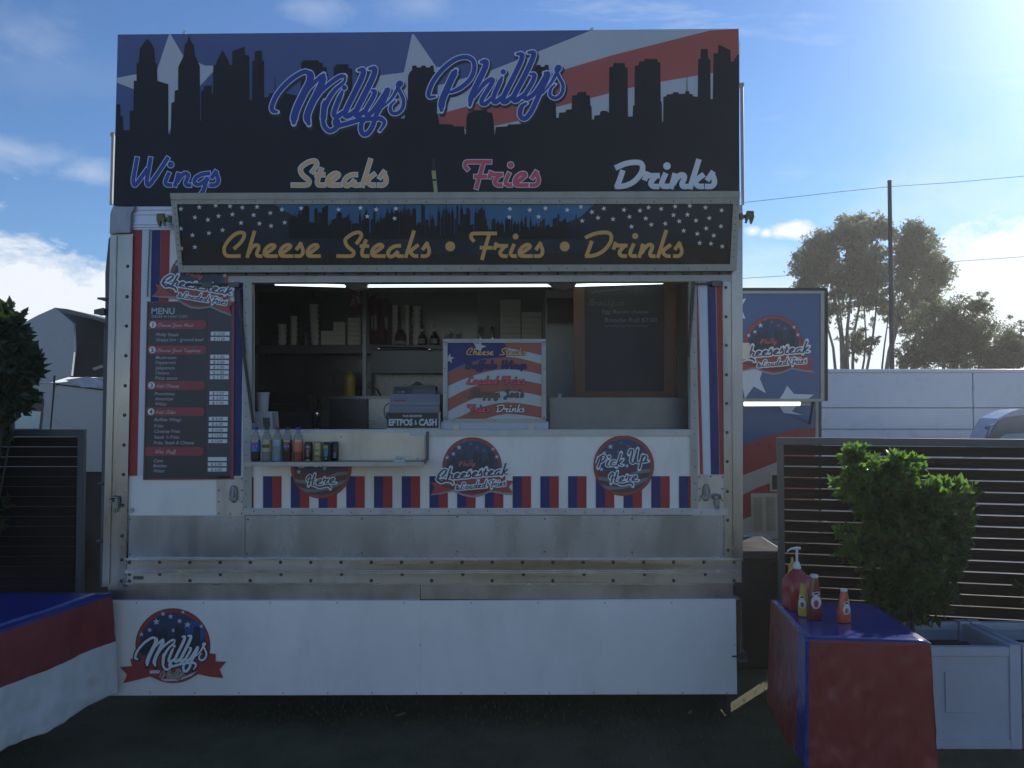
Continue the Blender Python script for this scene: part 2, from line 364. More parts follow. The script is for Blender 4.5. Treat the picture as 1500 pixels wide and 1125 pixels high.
# glyph library: centre lines, baseline 0, x height 150, capital height 320; 'o' marks a dot
def sh(pts, dx, base): return [(x - dx, base - y) for x, y in pts]
G = {
 'C': (320, [sh([(210,325),(300,240),(345,170),(352,115),(310,98),(240,115),(155,185),(90,280),(78,345),(92,395),(135,420),(305,420)], 47, 420)]),
 'h': (240, [sh([(484,75),(430,262),(380,445)], 355, 420), sh([(405,385),(440,310),(500,270),(535,282),(538,320),(515,380),(528,418),(590,420)], 355, 420)]),
 'e': (215, [sh([(650,385),(715,340),(768,295),(755,270),(715,270),(660,305),(630,355),(632,398),(665,420),(812,420)], 605, 420)]),
 's': (160, [sh([(1152,232),(1078,338)], 1050, 420), sh([(1140,262),(1168,330),(1166,385),(1130,420),(1055,420)], 1050, 420)]),
 'S': (315, [sh([(385,260),(448,170),(452,122),(415,100),(335,122),(250,185),(240,230),(270,290),(345,355),(350,392),(315,420),(118,420)], 112, 420)]),
 't': (150, [sh([(525,195),(470,350),(475,410),(510,420),(570,420)], 430, 420), sh([(435,285),(565,285)], 430, 420)]),
 'a': (235, [sh([(1000,283),(930,285),(865,315),(828,365),(828,405),(860,428),(910,408),(962,355)], 800, 420), sh([(962,355),(945,395),(962,420),(1035,420)], 800, 420)]),
 'k': (225, [sh([(1182,75),(1125,260),(1066,445)], 1040, 420), sh([(1242,268),(1140,352),(1155,398),(1190,420),(1240,420)], 1040, 420)]),
 'F': (325, [[(x*1.25, y*1.25) for x, y in sh([(408,180),(375,140),(378,105),(415,92),(655,92)], 350, 337)], [(x*1.25, y*1.25) for x, y in sh([(572,92),(530,235),(490,380)], 350, 337)], [(x*1.25, y*1.25) for x, y in sh([(467,247),(605,247)], 350, 337)]]),
 'r': (215, [[(x*1.25, y*1.25) for x, y in sh([(656,190),(630,268)], 615, 337)], [(x*1.25, y*1.25) for x, y in sh([(645,226),(780,226)], 615, 337)], [(x*1.25, y*1.25) for x, y in sh([(745,232),(700,285),(698,318),(725,337),(775,337)], 615, 337)]]),
 'i': (125, [[(x*1.25, y*1.25) for x, y in sh([(856,205),(818,295),(825,330),(850,337),(885,337)], 795, 337)], ('o', (870-795)*1.25, (337-125)*1.25, 40)]),
 'D': (375, [[(x*1.06, y*1.06) for x, y in sh([(152,165),(270,115),(380,98),(455,108),(482,160),(458,240),(380,330),(290,378),(210,393),(150,393)], 135, 393)], [(x*1.06, y*1.06) for x, y in sh([(237,203),(200,310),(165,400)], 135, 393)]]),
 'n': (240, [[(x*1.06, y*1.06) for x, y in sh([(888,240),(866,325),(838,415)], 820, 393)], [(x*1.06, y*1.06) for x, y in sh([(870,360),(905,300),(960,252),(1000,262),(1000,300),(975,360),(990,393),(1045,393)], 820, 393)]]),
 'W': (430, [sh([(195,112),(160,300),(142,420),(160,478),(200,440),(270,345),(328,262)], 105, 475), sh([(370,112),(342,280),(318,420),(335,478),(378,440),(480,295),(598,112)], 105, 475)]),
 'g': (225, [sh([(1178,322),(1080,335),(1005,370),(972,420),(985,458),(1035,466),(1095,430),(1150,378)], 935, 475), sh([(1150,378),(1118,450),(1090,540),(1055,590)], 935, 475)]),
 'u': (235, [[(70,150),(30,60),(35,5),(80,0),(130,40),(190,150)], [(190,150),(160,50),(170,5),(235,0)]]),
 'o': (215, [[(130,150),(70,135),(28,70),(35,15),(90,0),(150,40),(175,100),(150,145),(110,150)]]),
 'l': (120, [[(130,345),(75,160),(30,40),(45,5),(110,0)]]),
 'L': (300, [[(260,250),(270,310),(220,325),(150,260),(100,100),(50,0),(20,20),(60,40),(150,0),(290,0)]]),
 'd': (240, [[(170,140),(100,145),(35,85),(28,25),(75,0),(130,40),(170,130)], [(255,345),(195,160),(160,40),(175,5),(235,0)]]),
 'f': (150, [[(190,300),(160,345),(120,280),(60,60),(0,-130),(-20,-60),(60,0),(140,10)], [(30,150),(160,150)]]),
 'p': (225, [[(80,160),(40,20),(-10,-150)], [(40,50),(110,145),(175,140),(180,80),(130,10),(70,0),(120,0),(220,10)]]),
 'y': (230, [[(60,150),(28,60),(45,5),(100,10),(180,150)], [(185,150),(140,0),(80,-130),(20,-130),(10,-80),(100,-20),(225,20)]]),
 'B': (290, [[(90,320),(50,160),(10,0)], [(50,290),(150,330),(230,300),(220,220),(120,170),(210,150),(230,80),(160,10),(60,0),(0,20)]]),
 'P': (290, [[(20,130),(0,90),(60,230),(180,320),(260,290),(250,210),(180,140),(100,120)], [(150,270),(100,120),(50,-20)]]),
 'J': (260, [[(60,230),(100,310),(240,320)], [(200,320),(140,80),(60,-80),(0,-80),(10,-30),(130,10),(240,20)]]),
 'Y': (280, [[(20,260),(70,320),(90,220),(110,160),(170,190),(250,320)], [(250,320),(170,80),(80,-100),(20,-90),(60,-20),(240,20)]]),
 'M': (380, [[(0,10),(60,80),(140,310)], [(140,310),(150,160),(170,20)], [(170,20),(240,200),(320,310)], [(320,310),(290,120),(290,10),(370,10)]]),
 'T': (260, [[(40,240),(40,310),(120,320),(300,320)], [(200,320),(150,120),(110,0)]]),
 'A': (330, [[(0,0),(60,40),(170,220),(260,320),(250,150),(230,20),(300,0)], [(60,110),(260,110)]]),
 'U': (300, [[(0,230),(30,310),(100,320),(90,220),(50,80),(80,5),(150,30),(240,320)], [(240,320),(200,120),(210,10),(280,0)]]),
 'H': (320, [[(20,150),(0,220),(80,310),(120,280),(60,0)], [(260,330),(200,130),(180,20),(210,-20),(300,0)], [(60,150),(250,170)]]),
 'c': (190, [[(160,120),(120,150),(50,110),(25,40),(60,0),(180,5)]]),
 '&': (230, [[(200,120),(120,20),(50,0),(20,50),(80,110),(130,170),(100,220),(60,190),(80,110),(140,10),(200,0)]]),
 "'": (70, [[(60,330),(40,260)]]),
 'z': (190, [[(40,140),(160,145),(30,5),(170,5)]]),
 '•': (140, [('o', 70, 132, 66)]),
 ' ': (150, []),
}
ALIAS = {}
def word(mb, pl, text, x0, base, width, off, stroke=50., extra=0., rot=0., shear=0., contrast=0., taper=False, rnd=False, dx=0., dy=0., vscale=1., sub=5, spacing=0.):
    tot = sum(G[c][0] + spacing for c in text); s = width / tot
    cx = 0.
    cr, sr = cos(rot), sin(rot)
    k = off
    for c in text:
        adv, strokes = G[c]
        for st in strokes:
            if st[0] == 'o':
                X = (cx + st[1] + st[2] * shear) * s; Yv = st[2] * s * vscale
                mb.disc(pl, x0 + X * cr + Yv * sr + dx, base - Yv * cr + X * sr + dy, st[3] * s + extra, k, None, 16)
            else:
                P = []
                for (x, y) in st:
                    X = (cx + x + y * shear) * s; Yv = y * s * vscale
                    P.append((x0 + X * cr + Yv * sr, base - Yv * cr + X * sr))
                ribbon(mb, pl, P, stroke * s, k, extra, contrast=contrast, taper=taper, rnd=rnd, dx=dx, dy=dy, sub=sub, ramp=1e-5)
            k += 6e-5
        cx += adv + spacing
_tc = {}
def print_text(mb, pl, text, x0, base, height, off, width=None, shear=0., bold=0., centre=False, rot=0.):
    key = (text, bold)
    if key not in _tc:
        cu = bpy.data.curves.new('t', 'FONT'); cu.body = text; cu.size = 1.0; cu.fill_mode = 'FRONT'; cu.offset = bold; cu.resolution_u = 3
        ob = bpy.data.objects.new('t', cu); COL.objects.link(ob)
        dg = bpy.context.evaluated_depsgraph_get(); me = bpy.data.meshes.new_from_object(ob.evaluated_get(dg))
        _tc[key] = ([tuple(v.co) for v in me.vertices], [tuple(p.vertices) for p in me.polygons])
        bpy.data.objects.remove(ob); bpy.data.curves.remove(cu); bpy.data.meshes.remove(me)
    vs, fs = _tc[key]
    if not vs: return
    xm = max(v[0] for v in vs); xn = min(v[0] for v in vs)
    s = height / .72; sx = (width / (xm - xn)) if width else s
    ox = -xn * sx - ((xm - xn) * sx / 2 if centre else 0)
    cr, sr = cos(rot), sin(rot); P = []
    for x, y, z in vs:
        X = ox + x * sx + y * s * shear; Yv = y * s
        P.append(pl.at(x0 + X * cr + Yv * sr, base - Yv * cr + X * sr, off))
    mb.add(P, fs)

# ------------------------------------------------------------------ ground
gb = MB(); random.seed(3)
gb.add([(-400, -60, 0), (400, -60, 0), (400, 700, 0), (-400, 700, 0)], [(0, 1, 2, 3)])
ground = gb.obj('ground', grass_m); struct(ground)
# grass tufts close to the camera
tb = MB(); random.seed(5)
for i in range(9000):
    x = random.uniform(-3.2, 3.2); y = random.uniform(3.6, 6.3); h = random.uniform(.008, .026); a = random.uniform(0, pi); w = .0028
    lx = random.uniform(-.012, .012); ly = random.uniform(-.012, .012)
    tb.add([(x - w * cos(a), y - w * sin(a), 0), (x + w * cos(a), y + w * sin(a), 0), (x + lx, y + ly, h)], [(0, 1, 2)])
go = tb.obj('grass', mat('grass_blades', (.06, .085, .04), .8, var=.5, scale=8, spec=.2)); go['kind'] = 'stuff'
tag(go, 'short dark grass in front of and under the stall', 'grass')
lb = MB(); c = Plane((0, 0, 0.012), (0, 0, 1)); 
def groundpt(px, py, z=0.):
    d = ray(px, py); t = (z - CAMZ) / d.z; return Vector((0, 0, CAMZ)) + d * t
for (px, py, s, a, lab) in ((586, 1048, .045, .5, 'small dry leaf lying on the dark grass below the white skirt panel'), (1011, 1044, .03, 1.0, 'small pale leaf lying on the grass near the right end of the skirt')):
    g = groundpt(px, py, .02); m = MB()
    pts = [Vector((-1, 0, 0)), Vector((-.3, -.4, .12)), Vector((.5, -.3, .1)), Vector((1, 0, .3)), Vector((.4, .35, .15)), Vector((-.4, .35, .05))]
    P = [g + Matrix.Rotation(a, 3, 'Z') @ (p * s) for p in pts]
    m.add(P + [q + Vector((0, 0, .002)) for q in P], [(0, 1, 2, 3), (0, 3, 4, 5), (9, 8, 7, 6), (11, 10, 9, 6)])
    tag(m.obj('fallen_leaf', leaf_dry), lab, 'leaf')

# ------------------------------------------------------------------ food truck
D = 5.36
FP = flat(D)
YB = 7.62                       # rear wall of the box
XL = FP.at(155, 700).x; XR = FP.at(1086, 700).x
ZT = FP.at(600, 300).z; ZF = 1.02; ZSK = FP.at(600, 1018).z
truck = thing('food_truck', 'white and aluminium food truck with raised serving hatch and star spangled signs', 'food truck', ((XL + XR) / 2, (D + YB) / 2, 0))
def P(name, mb, m, bevel=0., parent=None, smooth=False, stuff=False, label=None, bseg=1): return mb.obj(name, m, parent or truck, bevel, smooth, stuff, label, bseg)

# shell
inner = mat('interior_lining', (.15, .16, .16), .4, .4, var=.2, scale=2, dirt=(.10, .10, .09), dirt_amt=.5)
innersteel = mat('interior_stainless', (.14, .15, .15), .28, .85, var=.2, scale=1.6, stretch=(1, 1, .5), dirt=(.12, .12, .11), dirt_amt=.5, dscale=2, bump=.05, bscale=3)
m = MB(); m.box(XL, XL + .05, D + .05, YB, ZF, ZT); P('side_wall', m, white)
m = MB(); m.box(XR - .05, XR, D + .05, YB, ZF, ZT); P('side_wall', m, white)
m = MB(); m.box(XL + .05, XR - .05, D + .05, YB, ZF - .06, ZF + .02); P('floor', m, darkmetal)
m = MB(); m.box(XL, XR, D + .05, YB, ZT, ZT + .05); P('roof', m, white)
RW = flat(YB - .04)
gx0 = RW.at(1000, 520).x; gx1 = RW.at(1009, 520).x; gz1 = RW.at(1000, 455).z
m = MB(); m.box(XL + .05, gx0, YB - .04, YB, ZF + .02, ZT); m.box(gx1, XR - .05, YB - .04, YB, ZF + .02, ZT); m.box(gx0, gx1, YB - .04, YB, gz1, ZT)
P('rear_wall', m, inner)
# steel splashback and the hood line on the rear wall
m = MB(); SP = flat(YB - .06)
m.rect(SP, 380, 428, 700, 600, 0, -.018); P('splashback', m, mat('splash_steel', (.10, .105, .10), .27, .85, var=.25, scale=1.6, dirt=(.08, .08, .07), dirt_amt=.5))
m = MB(); m.rect(flat(YB - .30), 545, 515, 790, 545, 0, -.23); P('range_hood', m, mat('hood_steel', (.075, .078, .075), .35, .7), .01)
m = MB(); a = flat(YB - .33)
m.tube([a.at(553, 510), a.at(557, 508.5), a.at(628, 510.5), a.at(632, 512)], .008); m.dome(a.at(555, 511), (0, -1, 0), .022, .03); m.dome(a.at(629, 512), (0, -1, 0), .022, .03)
P('grab_rail', m, mat('chrome', (.75, .75, .75), .08, 1, var=.02), smooth=True)
m = MB(); m.rect(flat(YB - .32), 373, 506, 545, 517, 0, -.24); m.rect(flat(YB - .32), 545, 506, 800, 511, 0, -.24); P('shelf', m, darkmetal, .004)
m = MB(); m.rect(flat(YB - .335), 531.5, 428, 536, 600, 0, -.04); P('shelf_post', m, innersteel, .003)
m = MB(); m.rect(SP, 536, 595, 543, 559, .01, 0); P('power_socket', m, mat('grey_plastic', (.3, .3, .29), .4))
m = MB(); s = flat(YB - .09)
m.tube([s.at(535, 563), s.at(542, 568), s.at(552, 570), s.at(557, 580)], .006); P('power_cord', m, black)
# inside: hidden worktops
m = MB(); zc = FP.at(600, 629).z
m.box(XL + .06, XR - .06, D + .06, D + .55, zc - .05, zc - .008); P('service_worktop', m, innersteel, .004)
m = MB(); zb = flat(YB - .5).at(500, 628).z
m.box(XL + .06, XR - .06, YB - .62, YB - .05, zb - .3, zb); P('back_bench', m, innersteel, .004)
# right part of interior: steel upstand panel behind the counter
m = MB(); m.rect(flat(D + .30), 806, 583, 1014, 640, 0, -.02); P('steel_upstand', m, mat('upstand_steel', (.17, .18, .175), .4, .8, var=.25, scale=4, dirt=(.10, .10, .09), dirt_amt=.4), .003)
m = MB(); q = flat(D + .9); m.tube([q.at(990, 470), q.at(990, 590)], .011); m.tube([q.at(990, 515), q.at(990, 520)], .018); P('gas_pipe', m, frame_m, smooth=True)
# fluorescent tubes under the ceiling
for (x0, y0, x1, y1) in ((403, 416, 506, 419), (533, 419, 820, 418), (842, 418, 971, 414)):
    yy = D + .45; q = flat(yy); m = MB(); p0 = q.at(x0, y0); p1 = q.at(x1, y1); z = max(p0.z, p1.z)
    m.tube([p0, p1], .0105, 10); t = P('light_tube', m, tubem, smooth=True)
    m = MB(); m.box(p0.x, p1.x, yy - .02, yy + .05, z + .02, z + .07); m.obj('light_fitting', capw, t)
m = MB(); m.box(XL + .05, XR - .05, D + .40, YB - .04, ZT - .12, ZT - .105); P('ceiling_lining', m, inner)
m = MB(); q = flat(D + .4); m.prism(q, [(502, 414), (540, 414), (536, 421), (520, 425), (508, 421)], 0, -.1); P('light_bracket', m, frame_m)
m = MB(); m.prism(q, [(800, 414), (845, 414), (842, 420), (826, 425), (814, 422)], 0, -.1); P('light_bracket', m, frame_m)

# left corner post, its casting and rivets
m = MB(); m.prism(FP, [(163, 342), (194, 342), (183, 858), (151, 858)], .012, -.05); P('corner_post', m, alu, .006)
m = MB(); m.prism(FP, [(167, 345), (171, 345), (160, 855), (156, 855)], .02, .012); m.prism(FP, [(192.3, 345), (194.5, 345), (184, 855), (181.8, 855)], .02, .0)
P('post_rib', m, alu)
m = MB(); m.rivets(FP, [(187 - (y - 390) * .0205, y) for y in (390, 434.5, 477.5, 521, 565, 608, 652, 695, 740, 785, 820, 851)], .0125, .012); P('post_bolts', m, boltm, stuff=True)
m = MB(); m.prism(FP, [(166, 303), (198, 303), (193, 312), (192, 341), (161, 342), (162, 312)], .03, -.05)
m.prism(FP, [(170, 311), (191, 311), (189, 340), (168, 340)], .036, .03); P('corner_casting', m, mat('dull_casting', (.34, .35, .38), .5, .7, dirt=(.12, .12, .12), dirt_amt=.5, dscale=8), .008)
# right corner post
m = MB(); m.prism(FP, [(1060, 408), (1071.5, 408), (1074, 820), (1062, 820)], .012, -.05); P('corner_post', m, alu, .004)
m = MB(); m.prism(FP, [(1072, 408), (1081, 300), (1087.5, 300), (1088, 822), (1074.5, 822)], .02, -.05); P('corner_post', m, alu, .005)
m = MB(); m.rivets(FP, [(1063.5 + (y - 460) * .0085, y) for y in (421, 464, 506, 549, 591, 633.5, 676, 720, 762, 806)], .0115, .012); P('post_bolts', m, boltm, stuff=True)
# top rail left
m = MB(); m.prism(FP, [(194, 303), (270, 303), (270, 336), (193, 336)], .004, -.05)
for y in (305.5, 312.5, 327, 331): m.rect(FP, 194, y, 268, y + 1.5, .012, .004)
P('top_rail', m, mat('white_aluminium_rail', (.60, .62, .70), .4, .4, dirt=(.3, .3, .34), dirt_amt=.4, dscale=6), .002)
# left wall panel + stripes
m = MB(); m.prism(FP, [(193, 336), (358, 336), (358, 756), (185, 756)], 0, -.05); P('wall_panel', m, white)
YS = 640
def stripe(x0, x1, mt, y0=337, y1=697, name='stripe'):
    k = .0205; mm = MB(); mm.prism(FP, [(x0, y0), (x1, y0), (x1 - k * (y1 - y0) * (1 - (x0 - 194) / 400), y1), (x0 - k * (y1 - y0) * (1 - (x0 - 194) / 400), y1)], .003, None); P(name, mm, mt)
stripe(194.5, 208.2, redv); stripe(222.5, 235.2, navy); stripe(235.6, 248.8, redv); stripe(344.5, 357.5, navy, y1=697)
stripe(208.6, 222.2, whitev)
m = MB(); k = [groundpt] and None
m = MB()
for i in range(34):
    y = 336 + i * 2.9; x = 219.5 - i * .11
    a = FP.at(x, y, .012); b = FP.at(x, y + 3.2, .012); m.tube([a + Vector((.003 if i % 2 else -.003, 0, 0)), b + Vector((-.003 if i % 2 else .003, 0, 0))], .0035, 5)
P('chain', m, darkmetal)
# right striped panel
m = MB(); m.prism(FP, [(1012, 408), (1061, 408), (1064, 756), (1014, 756)], 0, -.05); P('wall_panel', m, white)
for a0, a1, b0, b1, mt in ((1019, 1022, 1025.5, 1030, redv), (1023, 1035.5, 1031, 1041, whitev), (1036, 1048, 1041.5, 1054, navy), (1049, 1057.5, 1054.5, 1060.5, redv)):
    m = MB(); m.prism(FP, [(a0, 412), (a1, 412), (b1, 695), (b0, 695)], .003, None); P('stripe', m, mt)
m = MB(); m.rivets(FP, [(1058.5 + (y - 412) * .008, y) for y in range(420, 690, 42)], .004, .003); P('rivets', m, boltm, stuff=True)
# header rail over the opening
m = MB(); m.prism(FP, [(266, 396), (1079, 394), (1079, 404.5), (266, 406)], .004, -.06); P('header_channel', m, mat('grimy_channel', (.20, .19, .15), .6, .5, dirt=(.06, .055, .04), dirt_amt=.8, dscale=9), .002)
m = MB(); m.rivets(FP, [(277 + i * 26.3 + (0 if i < 3 else 14 * min(1, (i - 2) / 3)), 401.5 - i * .03) for i in range(30)], .0105, .004); P('header_bolts', m, boltm, stuff=True)
m = MB(); m.prism(FP, [(267, 405.5), (1079, 403.5), (1079, 411.5), (267, 413.5)], .014, -.06); P('header_rail', m, frame_m, .003)
# jambs of the opening
m = MB(); m.prism(FP, [(357, 413), (368, 413), (368, 748), (356, 748)], .012, -.05); P('opening_jamb', m, frame_m, .003)
m = MB(); m.prism(FP, [(1011.5, 412), (1020, 412), (1022, 748), (1012.5, 748)], .012, -.05); P('opening_jamb', m, frame_m, .003)
m = MB(); m.rivets(FP, [(360.3, y) for y in range(420, 745, 19)] + [(1016.5 + (y - 420) * .006, y) for y in range(420, 745, 24)], .0045, .012); P('jamb_rivets', m, boltm, stuff=True)
# drop down counter front
m = MB(); m.rect(FP, 368, 637, 1012, 745, -.004, -.05); P('counter_front', m, white, label='white counter front with a row of red and blue stripes')
m = MB(); m.rect(FP, 600, 629.5, 1012, 638, .010, -.05); m.rect(FP, 368, 629.5, 600, 634, .004, -.05); P('counter_edge', m, mat('counter_edge_trim', (.40, .44, .45), .4, .6, dirt=(.2, .2, .18), dirt_amt=.4), .002)
x = 385.3; i = 0
m = MB(); m.rect(FP, 367.5, 699, 371.3, 744, -.001, None); P('stripe', m, redv)
while x < 1010:
    m = MB(); m.rect(FP, x, 697.5, min(x + 13.5, 1011.5), 744, -.001, None); P('stripe', m, navy)
    if x + 13.7 < 1010:
        m = MB(); m.rect(FP, x + 13.5, 697.5, min(x + 27, 1011.5), 744, -.001, None); P('stripe', m, redv)
    x += 40.62
m = MB(); m.rect(FP, 358, 745.5, 1066, 753.5, .018, -.05); P('sill_rail', m, mat('sill_rail_metal', (.45, .48, .50), .38, .5, dirt=(.2, .2, .18), dirt_amt=.4, dscale=6), .003)
m = MB(); m.rivets(FP, [(372 + i * 28.5, 749.5 + (i % 3 - 1) * .8) for i in range(24)], .0045, .018); P('sill_rivets', m, boltm, stuff=True)
# steel belly panels
for (x0, x1) in ((187.5, 358.6), (359.4, 1072)):
    m = MB(); m.rect(FP, x0, 755, x1, 818, .003, -.05); P('steel_panel', m, steel)
m = MB(); m.rivets(FP, [(190, 761), (190, 812), (363, 761), (362, 811), (530, 760), (530, 810), (670, 757), (670, 808), (798, 760), (798, 808), (926, 760), (926, 809), (1066, 762), (1066, 809)], .006, .003); P('panel_rivets', m, boltm, stuff=True)
m = MB(); m.disc(FP, 191.8, 747.5, 3.6, .014, 0, 16); m.disc(FP, 191.8, 747.5, 1.7, .02, .014, 10); P('round_fitting', m, steel)
# rub rails
for (y0, y1) in ((818, 836), (837.5, 855.5)):
    m = MB(); m.rect(FP, 184, y0 + 2, 1086, y1 - 1, .012, -.04); r = P('rub_rail', m, rail_m, .002)
    m = MB(); m.rect(FP, 184, y0, 1086, y0 + 2, .030, -.04); m.rect(FP, 184, y1 - 1, 1086, y1 + .8, .022, -.04); m.obj('rail_lip', mat('polished_lip', (.62, .64, .68), .25, 1, var=.05), r, .002)
m = MB(); pts = []
for i in range(21): pts.append((189.5 + i * 44.3, 823.8 - i * .02))
for i in range(11): pts.append((234 + i * 88.8, 841.3)); 
for i in range(11): pts.append((278 + i * 88.6, 850.5))
pts += [(189.5, 841.5), (189.5, 851)]
m.rivets(FP, [p for p in pts if p[0] < 1083], .0125, .012); P('rail_bolts', m, boltm, stuff=True)
m = MB(); m.rect(FP, 195, 844, 210, 849, .015, .012); P('rating_plate', m, darkmetal)
# kick strip and skirt
m = MB(); m.rect(FP, 158, 857, 615, 879, .0, -.04); P('kick_panel', m, mat('kick_aluminium', (.42, .42, .41), .34, .9, var=.25, scale=3, dirt=(.22, .2, .17), dirt_amt=.6, dscale=4))
m = MB(); m.rect(FP, 616, 857, 1081, 877.5, .0, -.04); P('kick_panel', m, MATS['kick_aluminium'])
m = MB(); m.prism(FP, [(160, 880.5), (615.2, 880.5), (615.6, 1017.5), (160, 1018.5)], .022, .0); P('skirt_panel', m, skirtw, .0015)
m = MB(); m.prism(FP, [(616, 880.5), (1077.5, 878.5), (1079.5, 1016.5), (616.4, 1017.5)], .022, .0); P('skirt_panel', m, skirtw, .0015)
m = MB(); m.rivets(FP, [(x, 1015) for x in range(220, 1075, 65)] + [(x, 883) for x in range(200, 1075, 98)] + [(616, 945), (1076, 945)], .0045, .022); P('skirt_rivets', m, boltm, stuff=True)
m = MB(); m.rect(FP, 1076.5, 854, 1085, 872, .03, 0); P('marker_lamp', m, black, .004)
m = MB(); m.prism(FP, [(1078, 880), (1086, 878), (1088, 950), (1094, 958), (1094, 969), (1083, 970)], .01, -.03); P('skirt_bracket', m, alu, .003)
m = MB(); m.tube([FP.at(1072, 961.5, .03), FP.at(1080, 961.5, .035)], .006); m.prism(FP, [(1080, 958), (1092, 957), (1096, 961), (1092, 966), (1080, 965)], .03, 0); P('skirt_latch', m, darkmetal, .002)
# chassis under the box
m = MB(); m.box(XL + .03, XR - .10, YB - .05, YB - .01, .12, ZF - .06); P('rear_skirt', m, skirtw)
m = MB(); m.box(XR - .08, XR - .05, D + .12, YB - .06, .02, ZF - .06); P('side_sun_block', m, rubber)  # unseen panel, added to trim the sun patch under the box
m = MB(); m.box(XL + .2, XR - .5, D + .7, D + .85, .62, ZF - .06); m.box(XL + .2, XR - .5, YB - .85, YB - .7, .62, ZF - .06); m.box(XL + .1, XL + .13, D + .2, YB - .1, .12, ZF - .06); P('chassis', m, darkmetal)
def wheel(x, y):
    m = MB(); R = .40
    prof = [(R * .55, -.11), (R * .92, -.12), (R, -.08), (R, .08), (R * .92, .12), (R * .55, .11)]
    mm = MB(); mm.lathe((0, 0, 0), prof, 24); mm.v = [(x + q[0], y + q[2], .40 + q[1]) for q in mm.v]; w = P('wheel', mm, rubber, smooth=True)
    mm = MB(); mm.lathe((0, 0, 0), [(.02, -.06), (R * .5, -.08), (R * .55, -.10), (R * .55, .10)], 20); mm.v = [(x + q[0], y + q[2], .40 + q[1]) for q in mm.v]; mm.obj('rim', alu, w)
for xx in (XL + .9, XR - 1.2):
    for yy in (D + 1.0, YB - .45): wheel(xx, yy)
# latch plates
def latch(px0, py0, px1, py1, hx):
    m = MB(); m.rect(FP, px0, py0, px1, py1, .008, 0); pt = P('latch_plate', m, mat('plate_cream_metal', (.52, .50, .44), .45, .5, dirt=(.25, .2, .14), dirt_amt=.5, dscale=9), .002)
    m = MB(); m.rivets(FP, [(px0 + 3, py0 + 3 + i * (py1 - py0 - 6) / 3) for i in range(4)] + [(px1 - 3, py0 + 3 + i * (py1 - py0 - 6) / 3) for i in range(4)] + [((px0 + px1) / 2, py0 + 2), ((px0 + px1) / 2, py1 - 2)], .0055, .008); m.obj('plate_rivets', boltm, pt, stuff=True)
    cy = (py0 + py1) / 2 - 3
    m = MB()
    ring = [FP.at(hx + 5 * sin(t), cy + 12 * cos(t) * (1 if True else 1), .016) for t in [i * 2 * pi / 16 for i in range(17)]]
    m.tube(ring, .006, 6); m.prism(FP, [(hx - 3, cy - 9), (hx + 3, cy - 9), (hx + 4, cy + 6), (hx - 4, cy + 6)], .03, .008); m.prism(FP, [(hx - 7, cy + 5), (hx + 4, cy + 5), (hx + 4, cy + 9), (hx - 7, cy + 9)], .034, .008); m.tube([FP.at(hx, cy - 11, .02), FP.at(hx, cy + 4, .035)], .009, 8)
    m.obj('latch', mat('latch_zinc', (.22, .24, .24), .4, .9), pt, .001)
latch(317.5, 698.5, 357, 755, 342); latch(1021.5, 696, 1061, 753, 1034.5)
def padlock(cx, cy, s=1.):
    m = MB(); m.prism(FP, [(cx - 3.5 * s, cy - 3 * s), (cx + 4 * s, cy - 4 * s), (cx + 3 * s, cy + 7 * s), (cx - 3 * s, cy + 7 * s)], .035, .01)
    m.tube([FP.at(cx - 8 * s, cy - 7 * s, .02), FP.at(cx - 3 * s, cy - 10 * s, .03), FP.at(cx + 4 * s, cy - 9 * s, .03), FP.at(cx + 5 * s, cy - 3 * s, .025)], .009, 7)
    m.tube([FP.at(cx - 8 * s, cy - 7 * s, .02), FP.at(cx - 4 * s, cy - 3 * s, .025)], .008, 7)
    m.tube([FP.at(cx - 1.6 * s, cy + 7 * s, .02), FP.at(cx - 1.6 * s, cy + 13 * s, .02)], .0065, 7); m.tube([FP.at(cx + 2 * s, cy + 7 * s, .02), FP.at(cx + 2 * s, cy + 12 * s, .02)], .0065, 7)
    P('hatch_lock', m, MATS['latch_zinc'], .001)
padlock(169, 738); padlock(1051, 734, .95)
# parts seen past the left edge of the box
m = MB(); q = flat(D + .12)
m.prism(q, [(160, 350), (166, 342), (166, 480), (155, 480), (155, 400)], 0, -.1); m.prism(q, [(157, 480), (152, 860), (147, 860), (153, 480)], 0, -.1); P('side_door', m, gmetal, .004)
m = MB(); m.rect(q, 143, 436, 156, 438.5, .03, -.05); P('side_bracket', m, gmetal, .002)
m = MB(); m.prism(q, [(138, 454), (152, 451), (152, 460), (138, 460)], .03, -.05); P('side_bracket', m, gmetal, .002)
for (xx, yy) in ((146, 709), (144, 793)):
    m = MB(); m.tube([q.at(xx - 2, yy), q.at(xx + 7, yy - 1)], .013); P('hinge', m, gmetal, .002)

